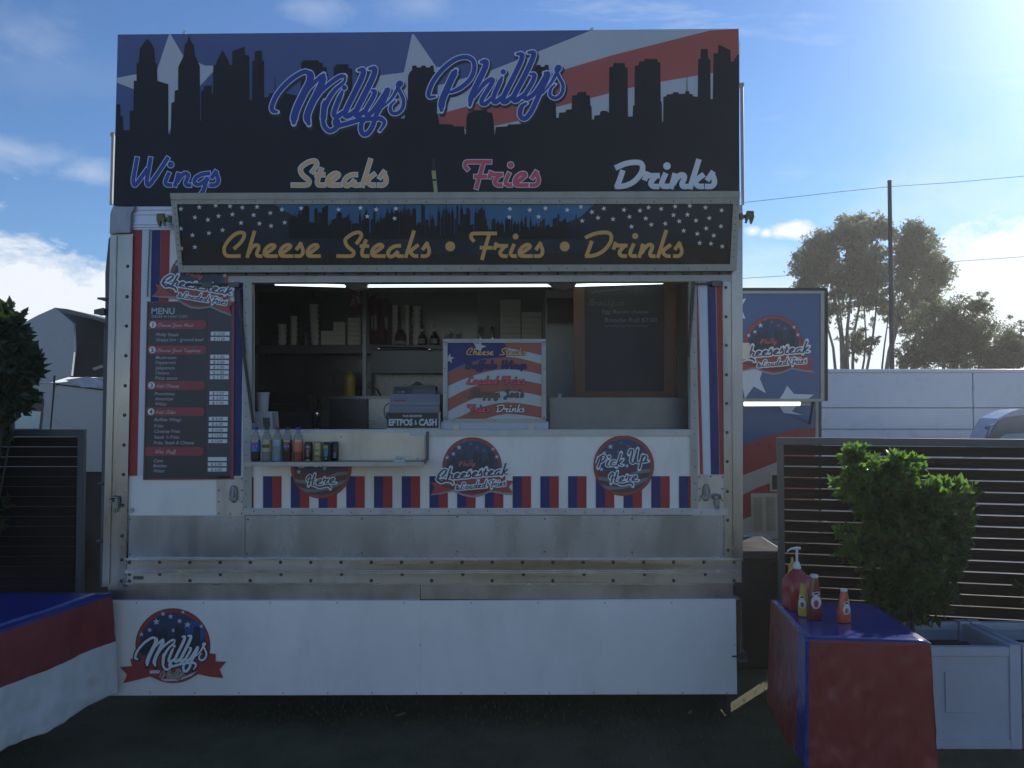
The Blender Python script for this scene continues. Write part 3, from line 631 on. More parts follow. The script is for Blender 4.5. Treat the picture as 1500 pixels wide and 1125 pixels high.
# ------------------------------------------------------------------ raised hatch, leaning towards the viewer at its top
h0 = Vector(flat(D - .05).at(660, 398)); h1 = Vector(flat(D - .15).at(660, 283))
HP = Plane(h0, Vector((1, 0, 0)).cross(h1 - h0))
OL, OR_, OT, OB = (250, 262), (1083, 1078), (284, 281), (398.5, 396)
hatch = MB(); hatch.prism(HP, [(252, 286), (1081, 283), (1076, 394), (264, 396)], -.02, -.045); hatch = P('hatch', hatch, cream, label='raised serving hatch with a star covered sign panel')
m = MB()
m.prism(HP, [(249.5, 283.5), (1083.5, 280.5), (1083.5, 289), (250.5, 291)], .012, -.05)
hatch_frame = m.obj('frame', frame_m, hatch, .003)
for pts in ([(250.5, 291.5), (1083.3, 289.3), (1074, 298), (259, 298.6)], [(250.5, 291.5), (258.5, 298.5), (266, 388.8), (262, 398.5)], [(1075, 293.5), (1083.3, 289.5), (1078.5, 396.2), (1070, 388)], [(266, 389.3), (1070, 387.6), (1078, 396.3), (262.3, 398.7)]):
    m = MB(); m.prism(HP, pts, .006, -.045); m.obj('frame', frame_m, hatch, .002)
m = MB(); m.rivets(HP, [(262 + i * 27.8 + (i % 3), 294.8 + (i % 2)) for i in range(30)] + [(268 + i * 25.5 + (i % 4), 393 + (i % 2)) for i in range(31)] + [(256 + i * .9, 305 + i * 9) for i in range(10)] + [(1078.5 - i * .5, 300 + i * 9.5) for i in range(9)], .0045, .006); m.obj('frame_rivets', boltm, hatch, stuff=True)
m = MB(); m.prism(HP, [(258.5, 298), (1074.5, 297), (1070.5, 388.5), (266, 389.5)], -.008, -.02); m.obj('sign_panel', hatchprint, hatch)
# printed blue sky band with skyline
m = MB(); m.prism(HP, [(259, 298.6), (1074, 297.5), (1071, 350), (960, 362), (800, 372), (500, 372), (380, 366), (264, 345)], -.0072, None); m.obj('blue_print', mat('hatch_print_teal', (.018, .035, .055), .25, var=.35, scale=1.5, spec=.4), hatch)
m = MB(); m.prism(HP, [(400, 298.5), (424, 298.5), (872, 298), (850, 318), (805, 336), (640, 345), (520, 340), (440, 322)], -.0065, None); m.obj('blue_print', hatchblue, hatch)
def mini_sky(mb, pl, x0, x1, ybase, h, off, seed):
    random.seed(seed); x = x0
    while x < x1:
        w = random.uniform(.012, .045) * (x1 - x0); hh = h * random.uniform(.35, 1.0); g = random.random()
        if g < .35: pts = [(x, ybase), (x, ybase - hh * .8), (x + w * .3, ybase - hh * .88), (x + w * .5, ybase - hh * 1.08), (x + w * .7, ybase - hh * .88), (x + w, ybase - hh * .8), (x + w, ybase)]
        elif g < .7: pts = [(x, ybase), (x, ybase - hh * .93), (x + w * .2, ybase - hh), (x + w * .8, ybase - hh), (x + w, ybase - hh * .93), (x + w, ybase)]
        else: pts = [(x, ybase), (x, ybase - hh * .9), (x + w, ybase - hh), (x + w, ybase)]
        mb.prism(pl, pts, off, None); x += w * random.uniform(.85, 1.25); off += 4e-6
m = MB(); mini_sky(m, HP, 424, 620, 350, 50, -.005, 11); mini_sky(m, HP, 585, 710, 350, 52, -.0045, 5); mini_sky(m, HP, 700, 850, 350, 38, -.005, 8); m.obj('skyline', skyl, hatch)
stars = [(265,306),(292,303.5),(316,301),(337,302),(355,304),(376.5,303),(285.5,318.5),(304.5,322),(320,316.5),(340.5,314),(371.5,315),(396,312),(413,307),(353,326.5),(380,327.5),(397,331),(417,326),(265,335),(282,344.5),(306,341.5),(326,337),(285.5,362),(265.5,364),(441,305),(496,307),(528,304.5),(538,317),(551,307),(580,305.5),(578,320),
 (747,306),(746,318),(776,307.5),(789,317.5),(799,305),(831,307.5),(851,303),(867,310.5),(853,323.5),(876,319),(884.5,305.5),(898,321),(914,307.5),(922,317.5),(937.5,308.5),(925,332),(946,320),(950,304),(954,329),(968.5,306),(974.5,327.5),(986.5,315),(989,302.5),(995,324),(1007,314.5),(1010.5,301.5),(1019.5,323),(1001.5,338),(1021.5,342.5),(1034.5,334.5),(1033.5,304),(1039,319.5),(1045.5,345),(1057,308),(1056,331.5),(1025,356),(1041.5,357),(1058,361)]
random.seed(9)
for (x, y) in stars:
    if 258 < x < 1070:
        m = MB(); m.star(HP, x, y, 4.0, -.003, random.uniform(-.25, .25)); m.obj('star', letwhite, hatch)
m = MB(); word(m, HP, 'Cheese', 325, 375, 146, -.0015); m.obj('lettering', gold, hatch)
m = MB(); word(m, HP, 'Steaks', 492, 375, 141, -.0015); m.obj('lettering', gold, hatch)
m = MB(); word(m, HP, 'Fries', 687, 375, 112, -.0015); m.obj('lettering', gold, hatch)
m = MB(); word(m, HP, 'Drinks', 855, 375, 148, -.0015); m.obj('lettering', gold, hatch)
for xx in (659.5, 827.2): m = MB(); m.disc(HP, xx, 361, 7.2, -.0015, None, 24); m.obj('dot', gold, hatch)
# hinge pins sticking out either side of the hatch
for sgn, x, y in ((-1, 251, 321), (1, 1083, 317)):
    m = MB(); q = HP
    m.tube([q.at(x, y, -.02), q.at(x + sgn * 14, y, -.02)], .013, 8)
    m.prism(q, [(x + sgn * 13, y - 8), (x + sgn * 21, y - 8), (x + sgn * 22, y + 1), (x + sgn * 18, y + 11), (x + sgn * 16, y + 3), (x + sgn * 10, y + 5), (x + sgn * 10, y)], 0, -.03)
    m.tube([q.at(x + sgn * 13, y, -.01), q.at(x + sgn * 9, y + 10, -.01)], .008, 7); m.tube([q.at(x + sgn * 2, y - 5, -.01), q.at(x + sgn * 3, y + 5, -.01)], .016, 8)
    m.obj('handle', mat('old_brass', (.16, .16, .09), .5, .8), hatch, .002)
# gas struts
for pts in ([(349.5, 424), (357, 520), (371, 620)], [(1016, 412), (1012, 470), (1008, 524)]):
    m = MB(); q = flat(D - .03); p = [q.at(*a) for a in pts]
    m.tube([p[0], p[1]], .012, 10); m.tube([p[1], p[2]], .0095, 10); P('gas_strut', m, black, smooth=True)
m = MB(); q = flat(D - .03); m.tube([q.at(1013, 416), q.at(1058, 415)], .008); m.rect(q, 1044, 411, 1056, 419, .01, -.02); P('strut_bracket', m, darkmetal)
m = MB(); q = flat(D - .025); m.tube([q.at(272, 417), q.at(352, 416)], .007); m.rect(q, 295, 413, 310, 421, .01, -.02); m.rect(q, 335, 413, 350, 420, .01, -.02); P('strut_bracket', m, darkmetal)

# ------------------------------------------------------------------ fold-out drinks shelf (part of the truck)
q = flat(D - .27)
zs = q.at(490, 678).z; x0 = q.at(358, 680).x; x1 = q.at(619, 680).x
m = MB(); m.box(x0, x1, D - .27, D - .008, zs - .02, zs); shelf = P('drinks_shelf', m, mat('grey_shelf_top', (.28, .29, .30), .5, .3), .001)
m = MB(); m.box(x0, x1 + .01, D - .285, D - .272, zs - .022, zs + .006); m.obj('shelf_lip', mat('shelf_lip_cream', (.50, .45, .35), .45, dirt=(.25, .2, .14), dirt_amt=.5, dscale=8), shelf, .002)
m = MB(); m.rect(FP, 369, 634.5, 622, 675, .009, -.002); m.obj('shelf_back', cream, shelf, .001)
m = MB(); m.box(x1 - .004, x1 + .012, D - .03, D - .006, zs, zs + .19); m.box(x1 - .004, x1 + .012, D - .25, D - .03, zs, zs + .012); m.obj('shelf_bracket', gmetal, shelf, .002)
m = MB(); m.rivets(FP, [(612, 672), (380, 640), (500, 640)], .005, .009); m.obj('shelf_rivets', boltm, shelf, stuff=True)

# ------------------------------------------------------------------ logos
def millys(mb, pl, cx, cy, s, off, w=1., extra=0., dx=0., dy=0., which='Millys'):
    """brush lettering: strokes in a 1500 unit field, s = picture points per unit, (cx, cy) = where the field's origin lands"""
    T = {'Millys': [
        ([(105,572),(65,560),(58,510),(110,395),(215,275),(325,195),(400,170),(440,205)], 46), ([(400,172),(440,205),(430,280),(370,400),(312,520),(280,620),(275,680)], 72),
        ([(345,470),(400,370),(480,280),(572,195)], 40), ([(572,205),(560,270),(500,400),(440,520),(408,620),(425,690)], 66),
        ([(480,470),(540,375),(640,285),(730,222),(785,215)], 42), ([(785,215),(778,270),(690,350),(620,450),(575,570),(570,680),(598,740),(640,762),(690,738),(716,700),(716,665),(695,655),(685,682),(710,710),(800,690),(940,650),(1060,640),(1140,640),(1180,672),(1168,712),(1138,755)], 46),
        ([(585,470),(575,570),(568,660)], 58), ([(760,370),(720,460),(682,560),(680,608),(720,615),(780,560)], 50), ('o', 780, 330, 26),
        ([(925,155),(968,155),(955,230),(880,385),(795,560),(795,612),(840,602),(900,540)], 54), ([(1035,140),(1082,142),(1068,220),(988,385),(905,550),(893,600),(932,602),(1000,540)], 56),
        ([(1055,358),(1085,372),(1060,440),(1002,540),(992,590),(1030,595),(1100,520),(1200,345)], 46), ([(1195,348),(1218,352),(1170,470),(1100,600),(1060,720),(1010,788),(965,790),(945,740),(952,690),(975,668)], 48),
        ([(1170,520),(1255,435),(1318,330),(1350,292),(1335,275),(1310,300),(1330,360),(1370,450),(1362,530),(1320,580),(1268,588),(1240,555),(1245,505),(1285,465)], 36)],
     'Phillys': [
        ([(150,555),(100,560),(88,520),(130,410),(220,290),(340,192),(450,160),(525,190),(545,270),(510,370),(430,450),(340,500),(275,515)], 44), ([(358,300),(330,350),(270,480),(222,600),(215,690)], 66),
        ([(615,210),(660,212),(648,275),(588,400),(520,540),(500,640)], 58), ([(545,560),(640,430),(710,382),(728,402),(690,470),(622,580),(622,628),(670,618),(740,540)], 44),
        ([(820,365),(790,430),(742,540),(735,598),(765,608),(825,545)], 46), ('o', 833, 308, 27),
        ([(975,130),(1020,137),(1008,205),(930,370),(835,560),(832,608),(872,600),(935,540)], 50), ([(1088,115),(1135,120),(1120,190),(1040,360),(945,540),(938,588),(975,588),(1040,530)], 52),
        ([(1105,330),(1145,340),(1120,420),(1052,530),(1045,570),(1085,570),(1165,500),(1262,318)], 44), ([(1250,320),(1285,330),(1240,440),(1180,560),(1120,690),(1062,768),(1018,768),(1000,720),(1018,655),(1060,625)], 48),
        ([(1230,520),(1310,420),(1370,312),(1400,272),(1385,252),(1360,282),(1390,360),(1430,440),(1418,520),(1370,568),(1320,562),(1297,528),(1312,472),(1345,440)], 34)]}[which]
    k = off
    for t in T:
        if t[0] == 'o': mb.disc(pl, cx + t[1] * s + dx, cy + t[2] * s + dy, t[3] * s * w + extra, k, None, 14)
        else: ribbon(mb, pl, [(cx + x * s, cy + y * s) for x, y in t[0]], t[1] * s * w, k, extra, taper=True, rnd=True, dx=dx, dy=dy, ramp=1e-5)
        k += 8e-5

def disc_base(par, pl, cx, cy, r, off, stars_list, skyseed, sky=True, smat=None):
    m = MB(); m.disc(pl, cx, cy, r, off, None, 48); root = m.obj('emblem', logo_maroon, par)
    m = MB(); m.disc(pl, cx, cy, r * .975, off + .0006, None, 48); m.obj('ring', logo_red, root)
    m = MB(); m.disc(pl, cx, cy, r * .885, off + .0012, None, 48); m.obj('field', logo_navy, root)
    for (x, y, q, mt) in stars_list:
        m = MB(); m.star(pl, cx + x * r, cy + y * r, q * r, off + .002, .2 * x); m.obj('star', mt, root)
    if sky:
        m = MB(); random.seed(skyseed); x = -.80
        bld = [(-.78,.10,.30),(-.66,.10,.42),(-.52,.09,.55),(-.41,.13,.50),(-.26,.06,.60),(-.19,.05,.45),(-.13,.14,.33),(.04,.15,.62),(.21,.11,.58),(.33,.10,.28),(.43,.11,.36),(.55,.18,.62)]
        o = off + .003
        for (bx, bw, bh) in bld:
            y0 = .10; top = y0 - bh
            m.prism(pl, [(cx + bx * r, cy + y0 * r), (cx + bx * r, cy + (top + .05) * r), (cx + (bx + bw * .3) * r, cy + top * r), (cx + (bx + bw * .7) * r, cy + top * r), (cx + (bx + bw) * r, cy + (top + .05) * r), (cx + (bx + bw) * r, cy + y0 * r)], o, None); o += 1e-5
        m.prism(pl, [(cx - .86 * r, cy + .02 * r), (cx + .86 * r, cy + .02 * r), (cx + .88 * r, cy + .2 * r), (cx - .88 * r, cy + .2 * r)], o, None)
        m.obj('skyline', logo_dark, root)
    return root
faint = mat('faint_star', (.13, .15, .20), .4); starw = mat('emblem_star', (.55, .58, .62), .4)

def cheese_logo(par, pl, cx, cy, r, off):
    zx = lambda x: cx + (x - 740) / 485 * r
    zy = lambda y: cy + (y - 490) / 485 * r
    root = disc_base(par, pl, cx, cy, r, off, [(-.44,-.66,.10,starw),(-.63,-.44,.08,starw),(-.26,-.86,.075,faint),(-.06,-.78,.075,faint),(.17,-.66,.075,faint),(.40,-.56,.09,faint),(.70,-.60,.07,starw),(-.84,-.32,.08,starw),(.83,-.34,.08,starw)], 4)
    o = off + .005
    m = MB(); m.prism(pl, [(zx(x), zy(y + 28)) for x, y in [(60,925),(230,905),(430,860),(600,935),(740,962),(880,940),(1040,870),(1230,905),(1420,925),(1400,895),(1040,840),(740,930),(430,835),(70,905)]], o, None); m.obj('banner_shadow', mat('banner_shade_print', (.30, .32, .34), .5), root)
    for k, pts in enumerate(([(65,738),(200,745),(430,790),(430,862),(230,908),(70,935),(130,822)], [(1240,705),(1412,715),(1340,812),(1402,915),(1230,902),(1040,855)])):
        m = MB(); m.prism(pl, [(zx(x), zy(y)) for x, y in pts], o + .0006 + k * 1e-4, None); m.obj('banner', logo_red, root)
    m = MB(); m.prism(pl, [(zx(x), zy(y)) for x, y in [(205,600),(1282,600),(1282,715),(1160,800),(1040,868),(880,935),(740,955),(590,930),(430,862),(330,820),(205,775)]], o + .001, None); m.obj('banner', mat('banner_red', (.33, .06, .05), .4), root)
    m = MB(); m.prism(pl, [(zx(x), zy(y)) for x, y in [(180,765),(430,800),(700,870),(1000,850),(1240,780),(1100,840),(900,905),(740,918),(560,895),(420,850),(260,810)]], o + .0014, None); m.obj('banner_fold', logo_maroon, root)
    rot = -.088; o += .0022
    for (mt, ex, dd) in ((letwhite, r * .042, 0), (logo_navy, 0, .0012)):
        m = MB()
        word(m, pl, 'Cheesesteak', zx(165), zy(705), (1330 - 165) / 485 * r, o + dd, stroke=52, extra=ex, rot=rot, shear=.12, contrast=.45, rnd=True, vscale=1.02, sub=3)
        ribbon(m, pl, [(zx(x), zy(y)) for x, y in [(215,725),(170,690),(215,640)]][::-1] + [(zx(x), zy(y)) for x, y in [(240,738),(300,715),(400,725),(430,770)]], r * .07, o + dd - 1e-4, ex, taper=True, sub=3)
        word(m, pl, '&Loaded', zx(470), zy(862), 500 / 485 * r, o + dd + 3e-4, stroke=56, extra=ex * .8, rot=rot, shear=.1, contrast=.4, rnd=True, vscale=1.05, sub=3)
        word(m, pl, 'Fries', zx(1010), zy(815), 280 / 485 * r, o + dd + 3e-4, stroke=60, extra=ex * .8, rot=rot, shear=.1, contrast=.4, rnd=True, vscale=1.15, sub=3)
        m.obj('lettering', mt, root)
    m = MB(); word(m, pl, 'Philly', zx(520), zy(480), 280 / 485 * r, o + .0008, stroke=66, rot=rot, shear=.1, contrast=.3, sub=3); m.obj('lettering', mat('emblem_pink', (.42, .14, .13), .4), root)
    return root

def here_logo(par, pl, cx, cy, r, off, top):
    zx = lambda x: cx + (x - 575) / 475 * r
    zy = lambda y: cy + (y - 560) / 475 * r
    root = disc_base(par, pl, cx, cy, r, off, [(-.44,-.63,.10,starw),(-.64,-.42,.08,starw),(-.26,-.84,.08,faint),(-.08,-.76,.08,faint),(.16,-.64,.07,faint),(-.18,-.46,.08,faint),(.11,0.0,.08,starw),(-.74,.12,.09,starw),(-.86,-.28,.07,starw)], 4, sky=False)
    grey = mat('emblem_grey', (.20, .21, .23), .4); o = off + .003; e = [(.885 * cos(t), .885 * sin(t)) for t in (0.02, .2, .35, .5)]
    for k, (mt, pts) in enumerate(((logo_maroon, [(165,640),(300,640),(480,665),(640,610),(800,590),(985,560),(990,640),(820,660),(640,700),(480,760),(300,740),(160,720)]),
        (grey, [(165,725),(300,745),(480,762),(640,700),(820,625),(985,605),(985,660),(820,680),(660,750),(480,815),(300,800),(175,775)]),
        (mat('emblem_brown', (.10, .05, .045), .4), [(175,785),(300,800),(480,825),(660,760),(820,690),(980,665),(965,735),(820,770),(660,830),(480,885),(300,870),(215,840)]),
        (grey, [(225,850),(300,875),(480,890),(660,840),(820,775),(960,740),(930,790),(820,850),(660,900),(480,935),(330,935)]),
        (MATS['emblem_brown'], [(330,940),(480,945),(660,910),(820,860),(925,800),(880,860),(780,935),(660,970),(540,978),(430,965)]))):
        m = MB(); m.prism(pl, [(zx(x), zy(y)) for x, y in pts], o + k * 2e-4, None); m.obj('wave_stripe', mt, root)
    o = off + .005
    for (mt, ex, dd) in ((letwhite, r * .035, 0), (logo_navy, 0, .0012)):
        m = MB()
        if top: 
            word(m, pl, 'Pick', zx(150), zy(575), 415 / 475 * r, o + dd, stroke=48, extra=ex, rot=-.06, shear=.12, contrast=.45, rnd=True, vscale=1.1, sub=3)
            word(m, pl, 'Up', zx(655), zy(525), 300 / 475 * r, o + dd + 3e-4, stroke=46, extra=ex, rot=-.1, shear=.12, contrast=.45, rnd=True, vscale=1.15, sub=3)
        else:
            word(m, pl, 'Order', zx(190), zy(530), 760 / 475 * r, o + dd, stroke=48, extra=ex, rot=-.06, shear=.12, contrast=.45, rnd=True, sub=3)
        word(m, pl, 'Here', zx(350), zy(830), 450 / 475 * r, o + dd + 6e-4, stroke=46, extra=ex, rot=-.09, shear=.12, contrast=.45, rnd=True, vscale=1.05, sub=3)
        ribbon(m, pl, [(zx(x), zy(y)) for x, y in [(490,840),(560,855),(640,835),(700,835),(715,870)]], r * .06, o + dd + 9e-4, ex, taper=True, rnd=True, sub=3)
        m.obj('lettering', mt, root)
    return root
G['O'] = (300, [[(200,310),(100,250),(40,120),(60,20),(130,0),(220,80),(270,200),(240,290),(170,310),(120,270)]])
emb = cheese_logo(truck, FP, 691.6, 684.1, 43.6, .002)
here_logo(truck, FP, 913.7, 682.3, 44.4, .002, True)
here_logo(truck, FP, 470.5, 686, 44.4, .002, False)

def millys_logo(par, pl, cx, cy, r, off):
    zx = lambda x: cx + (x - 720) / 475 * r
    zy = lambda y: cy + (y - 570) / 475 * r
    root = disc_base(par, pl, cx, cy, r, off, [(-.44,-.64,.10,starw),(-.26,-.85,.075,starw),(-.06,-.78,.08,starw),(.18,-.66,.08,starw),(.39,-.56,.095,starw),(.27,-.90,.06,starw),(-.62,-.42,.07,starw),(.02,-.41,.07,starw),(-.84,-.30,.07,starw),(.76,-.52,.06,starw)], 4)
    m = MB(); m.disc(pl, cx + .55 * r, cy - .35 * r, r * .30, off + .0018, None, 24); m.obj('field', mat('emblem_blue', (.03, .10, .28), .4), root)
    o = off + .005
    for k, pts in enumerate(([(50,840),(190,828),(430,870),(430,960),(300,995),(90,1045),(140,940)], [(1250,770),(1398,772),(1310,870),(1360,980),(1200,965),(1040,930),(1060,860)])):
        m = MB(); m.prism(pl, [(zx(x), zy(y)) for x, y in pts], o + .0002 + k * 1e-4, None); m.obj('banner', logo_red, root)
    m = MB(); m.prism(pl, [(zx(x), zy(y)) for x, y in [(180,740),(400,680),(1180,665),(1262,675),(1262,770),(1245,855),(1060,880),(1040,930),(900,1010),(740,1045),(600,1030),(430,960),(300,900),(205,850)]], o + .0006, None); m.obj('banner', MATS['banner_red'], root)
    for k, pts in enumerate(([(430,882),(560,882),(545,922),(425,922)], [(800,885),(940,842),(920,868),(820,905)], [(820,985),(1025,890),(960,950),(820,1005)], [(560,995),(760,990),(760,1018),(620,1018)])):
        m = MB(); m.prism(pl, [(zx(x), zy(y)) for x, y in pts], o + .0010 + k * 1e-4, None); m.obj('wave_stripe', starw, root)
    o += .0018; s = .62 / 485 * r * 1.02; X0 = zx(245) - 60 * s; Y0 = zy(430) - 120 * s; s = (1150 - 240) / 1330 / 475 * r
    X0 = zx(240) - 50 * s; Y0 = zy(425) - 110 * s
    for (mt, ex, dd, nm) in ((logo_dark, r * .035, 0, 'lettering'), (letwhite, 0, .0015, 'lettering')):
        m = MB(); millys(m, pl, X0, Y0, s, o + dd, 1.0, ex); m.obj(nm, mt, root)
    s2 = (870 - 555) / 1370 / 475 * r; m = MB(); millys(m, pl, zx(555) - 85 * s2, zy(860) - 90 * s2, s2, o + .001, 1.35, 0, which='Phillys'); m.obj('lettering', mat('emblem_tan', (.45, .40, .33), .4), root)
    return root
millys_logo(truck, FP, 253.2, 945.9, 54.9, .0235)

# ------------------------------------------------------------------ big sign on the roof
YS_ = D - .02; BP = flat(YS_)
sign = thing('roof_sign', 'large roof sign with dark city skyline, flag and blue brush lettering', 'sign', tuple(BP.at(626, 298, -.03)))
m = MB(); m.prism(BP, [(172.5, 50.5), (1082, 42), (1083.5, 283), (1082, 299), (166, 300.5)], .0, -.035)
board = m.obj('board', signblue, sign)
m = MB(); m.tube([BP.at(270, 50, -.06), BP.at(270, 47, -.02)], .012); m.tube([BP.at(867, 46, -.06), BP.at(867, 42.5, -.02)], .012); m.obj('glint_cap', capw, sign)  # white caps stand for the glints on bolt heads along the top edge
def bpoly(name, pts, mt, off, clip=True):
    m = MB(); m.prism(BP, pts, off, None); return m.obj(name, mt, sign)
tl = lambda px: 50.5 - (px - 172.5) * 8.5 / 909.5 + .4
T1 = lambda x, y: (150 + x / 3, 30 + y / 3); T2 = lambda x, y: (600 + x / 3, 30 + y / 3)
bpoly('star', [(247.5, tl(247.5)), (250, tl(250)), (268.5, 82), (300, 96), (320, 96), (285, 135), (256, 175), (245, 200), (240, 196), (236, 160), (220, 140), (171.2, 121), (171.3, 114), (198, 109), (230, 103)], signwhite, .0012)
bpoly('star', [T1(1360, 62), T1(1370, 60), T2(20, 62), T2(118, 205), T2(185, 200), T2(110, 300), T2(60, 420), T1(1325, 440), T1(1250, 420), T1(1200, 320), T1(1195, 245), T1(1325, 228)], signwhite, .0012)
# flag bands on the right
bpoly('band', [T2(120, 415), T2(1450, 90), (1083, 180), (700, 200), T2(125, 470)], signwhite, .0008)
bpoly('band', [T2(600, 52 + .0), (866, tl(866)), (1081.6, tl(1081.6)), (1082, 78), (1082.2, 110), (1000, 118), (818, 140), T2(655, 400), T2(120, 440), T2(120, 415), T2(125, 285), T2(345, 225)][1:] , signwhite, .0010)
bpoly('band', [(1040, 44.6), (1081.7, tl(1081.7)), (1082.2, 100.5), T2(1110, 268), T2(960, 298), T2(800, 340), T2(640, 382), T2(480, 440), T2(300, 480), T2(128, 470), T2(130, 412), T2(420, 330), T2(680, 215), T2(900, 150)], signred, .0018)
sky_pts = [(62,368),(78,368),(80,420),(90,420),(92,482),(120,482),(120,398),(136,395),(138,265),(150,265),(150,190),(160,185),(165,125),(180,100),(197,80),(215,100),(228,125),(232,185),(240,190),(242,265),(290,280),(290,500),(300,500),(303,362),(316,358),(318,308),(332,305),(333,205),(350,170),(358,150),(362,105),(372,95),(381,64),(390,95),(402,108),(406,150),(412,165),(428,200),(430,440),(433,440),(434,310),(445,305),(447,288),(480,285),(482,325),(486,325),(487,197),(500,195),(502,180),(528,130),(555,180),(558,195),(570,195),(571,135),(625,115),(627,150),(645,155),(647,348),(657,348),(659,178),(668,175),(670,135),(700,132),(702,175),(710,180),(711,340),(730,335),(735,320),(757,318),(758,245),(760,245),(761,318),(800,318),(830,325),(855,330),(872,330),(873,185),(885,175),(948,175),(952,185),(968,187),(970,205),(986,207),(988,330),(1016,330),(1017,208),(1030,192),(1080,192),(1082,210),(1098,212),(1099,330),(1195,330),(1200,318),(1225,318),(1240,345),(1270,350),(1272,420),(1315,430),(1328,430),(1330,362),(1342,360),(1343,245),(1352,225),(1360,220),(1362,198),(1380,198),(1382,206),(1400,206),(1402,198),(1420,198),(1422,206),(1440,206),(1442,198),(1455,198),(1458,225),(1468,228),(1470,410)]
sky2 = [(127,410),(130,455),(190,457),(192,465),(240,465),(243,505),(247,500),(250,430),(257,405),(275,403),(277,395),(340,393),(342,403),(362,405),(368,430),(375,505),(378,468),(430,465),(432,457),(487,455),(500,440),(540,350),(545,210),(560,195),(575,195),(577,203),(592,203),(594,195),(610,195),(615,230),(625,245),(640,300),(645,428),(655,428),(657,405),(685,403),(688,392),(712,390),(714,330),(735,328),(738,315),(775,313),(778,328),(792,330),(795,375),(800,378),(801,435),(810,435),(812,418),(835,416),(838,400),(850,396),(868,398),(872,404),(876,404),(877,205),(893,203),(897,187),(945,187),(948,205),(958,207),(960,422),(980,422),(982,375),(988,372),(989,200),(1005,197),(1010,180),(1030,178),(1034,168),(1088,170),(1090,182),(1102,185),(1104,355),(1108,360),(1110,445),(1114,445),(1115,335),(1128,333),(1130,325),(1155,323),(1160,315),(1180,315),(1183,322),(1210,322),(1212,310),(1217,310),(1218,245),(1220,245),(1221,310),(1228,310),(1230,322),(1243,324),(1246,333),(1265,335),(1266,345),(1268,170),(1278,168),(1280,125),(1310,125),(1312,168),(1322,172),(1323,345),(1332,345),(1335,145),(1355,142),(1357,105),(1410,130),(1412,180),(1425,180),(1427,170),(1442,150)]
pp = [T1(*a) for a in sky_pts] + [T2(*a) for a in sky2]
bpoly('skyline', pp + [(1082.6, 80), (1083.2, 283), (1081.6, 298.8), (166.3, 300.2)], skyl, .0028)
m = MB(); m.prism(BP, [(632, 250), (638, 249.5), (641, 282), (636, 283)], .012, 0); m.obj('sign_bracket', mat('yellowed_metal', (.42, .40, .16), .5, .3), sign)
m = MB(); m.rect(BP, 633, 262, 639, 265, .014, .012); m.rect(BP, 633, 231, 637, 249, .006, .0); m.obj('bracket_clip', black, sign)
def titled(which, X, Y, s):
    for (mt, ex, off, dx, dy) in ((shadowv, 2.2, .0035, 1.8, 3.2), (letout, 1.35, .0048, 0, 0), (letblue, 0, .0062, 0, 0)):
        m = MB(); millys(m, BP, X, Y, s, off, 1.0, ex, dx, dy, which); m.obj('lettering', mt, sign)
titled('Millys', 390, 80, 1 / 6.818); titled('Phillys', 615, 60, 1 / 6.818)
for (t, x, b, w, mt, om) in (('Wings', 191, 271, 133, letblue, letout), ('Steaks', 426, 271, 144, goldp, letwhite), ('Fries', 678, 271, 115, letred, letwhite), ('Drinks', 900, 273, 151, letwhite, letwhite)):
    m = MB(); word(m, BP, t, x, b, w, .0035, stroke=52, extra=1.1); m.obj('lettering', om, sign)
    m = MB(); word(m, BP, t, x, b, w, .0052, stroke=52); m.obj('lettering', mt, sign)
m = MB(); a = flat(D + .1); m.tube([a.at(1086.5, 122), a.at(1088, 300)], .012); m.prism(a, [(1083, 121), (1090, 121), (1090, 126), (1083, 126)], .02, -.02); m.obj('sign_post', frame_m, sign)
m = MB(); m.tube([a.at(166, 196), a.at(163, 300)], .012); m.dome(a.at(165, 197), (0, -1, 0), .02); m.obj('sign_post', frame_m, sign)

# ------------------------------------------------------------------ menu board
MP = flat(D - .006)
menu = thing('menu_board', 'tall dark menu board with red headings fixed beside the serving hatch', 'menu board', tuple(MP.at(277, 702)))
m = MB(); m.prism(MP, [(217, 443), (343.5, 443), (342, 702), (210.5, 702.5)], .002, -.003); bd = m.obj('board', menu_dark, menu)
m = MB()
for pts in ([(215.5, 441.5), (345, 441.5), (344, 443.5), (216, 443.8)], [(210, 700.5), (343, 700), (343, 702.3), (209.5, 703)], [(215.5, 442), (217, 442), (211.5, 702), (209.5, 702)]):
    m.prism(MP, pts, .006, .0)
m.obj('frame', mat('maroon_border', (.18, .05, .06), .4), menu)
m = MB(); m.prism(MP, [(339.5, 444), (343.5, 444), (342, 701), (337.5, 701)], .005, .0); m.obj('frame', mat('red_border', (.28, .05, .06), .4), menu)
m = MB(); m.prism(MP, [(307, 455), (338.5, 455), (336, 695), (303.5, 695)], .003, .0); m.obj('price_strip', mat('price_strip_grey', (.055, .06, .07), .4), menu)
m = MB(); m.prism(MP, [(305.5, 455), (307, 455), (303.8, 696), (302, 696)], .0045, .0); m.prism(MP, [(338, 455), (339.3, 455), (337, 696), (335.6, 696)], .0045, .0); m.obj('price_border', mat('strip_border', (.12, .05, .10), .4), menu)
def mx(x, y): return x - (y - 455) * .0225
lm = MB()
print_text(lm, MP, 'MENU', mx(222, 460), 460, 9.2, .0045, width=34, bold=.02)
print_text(lm, MP, 'ORDER IN 4 EASY STEPS', mx(222.5, 465), 465.6, 4.0, .0045, width=52)
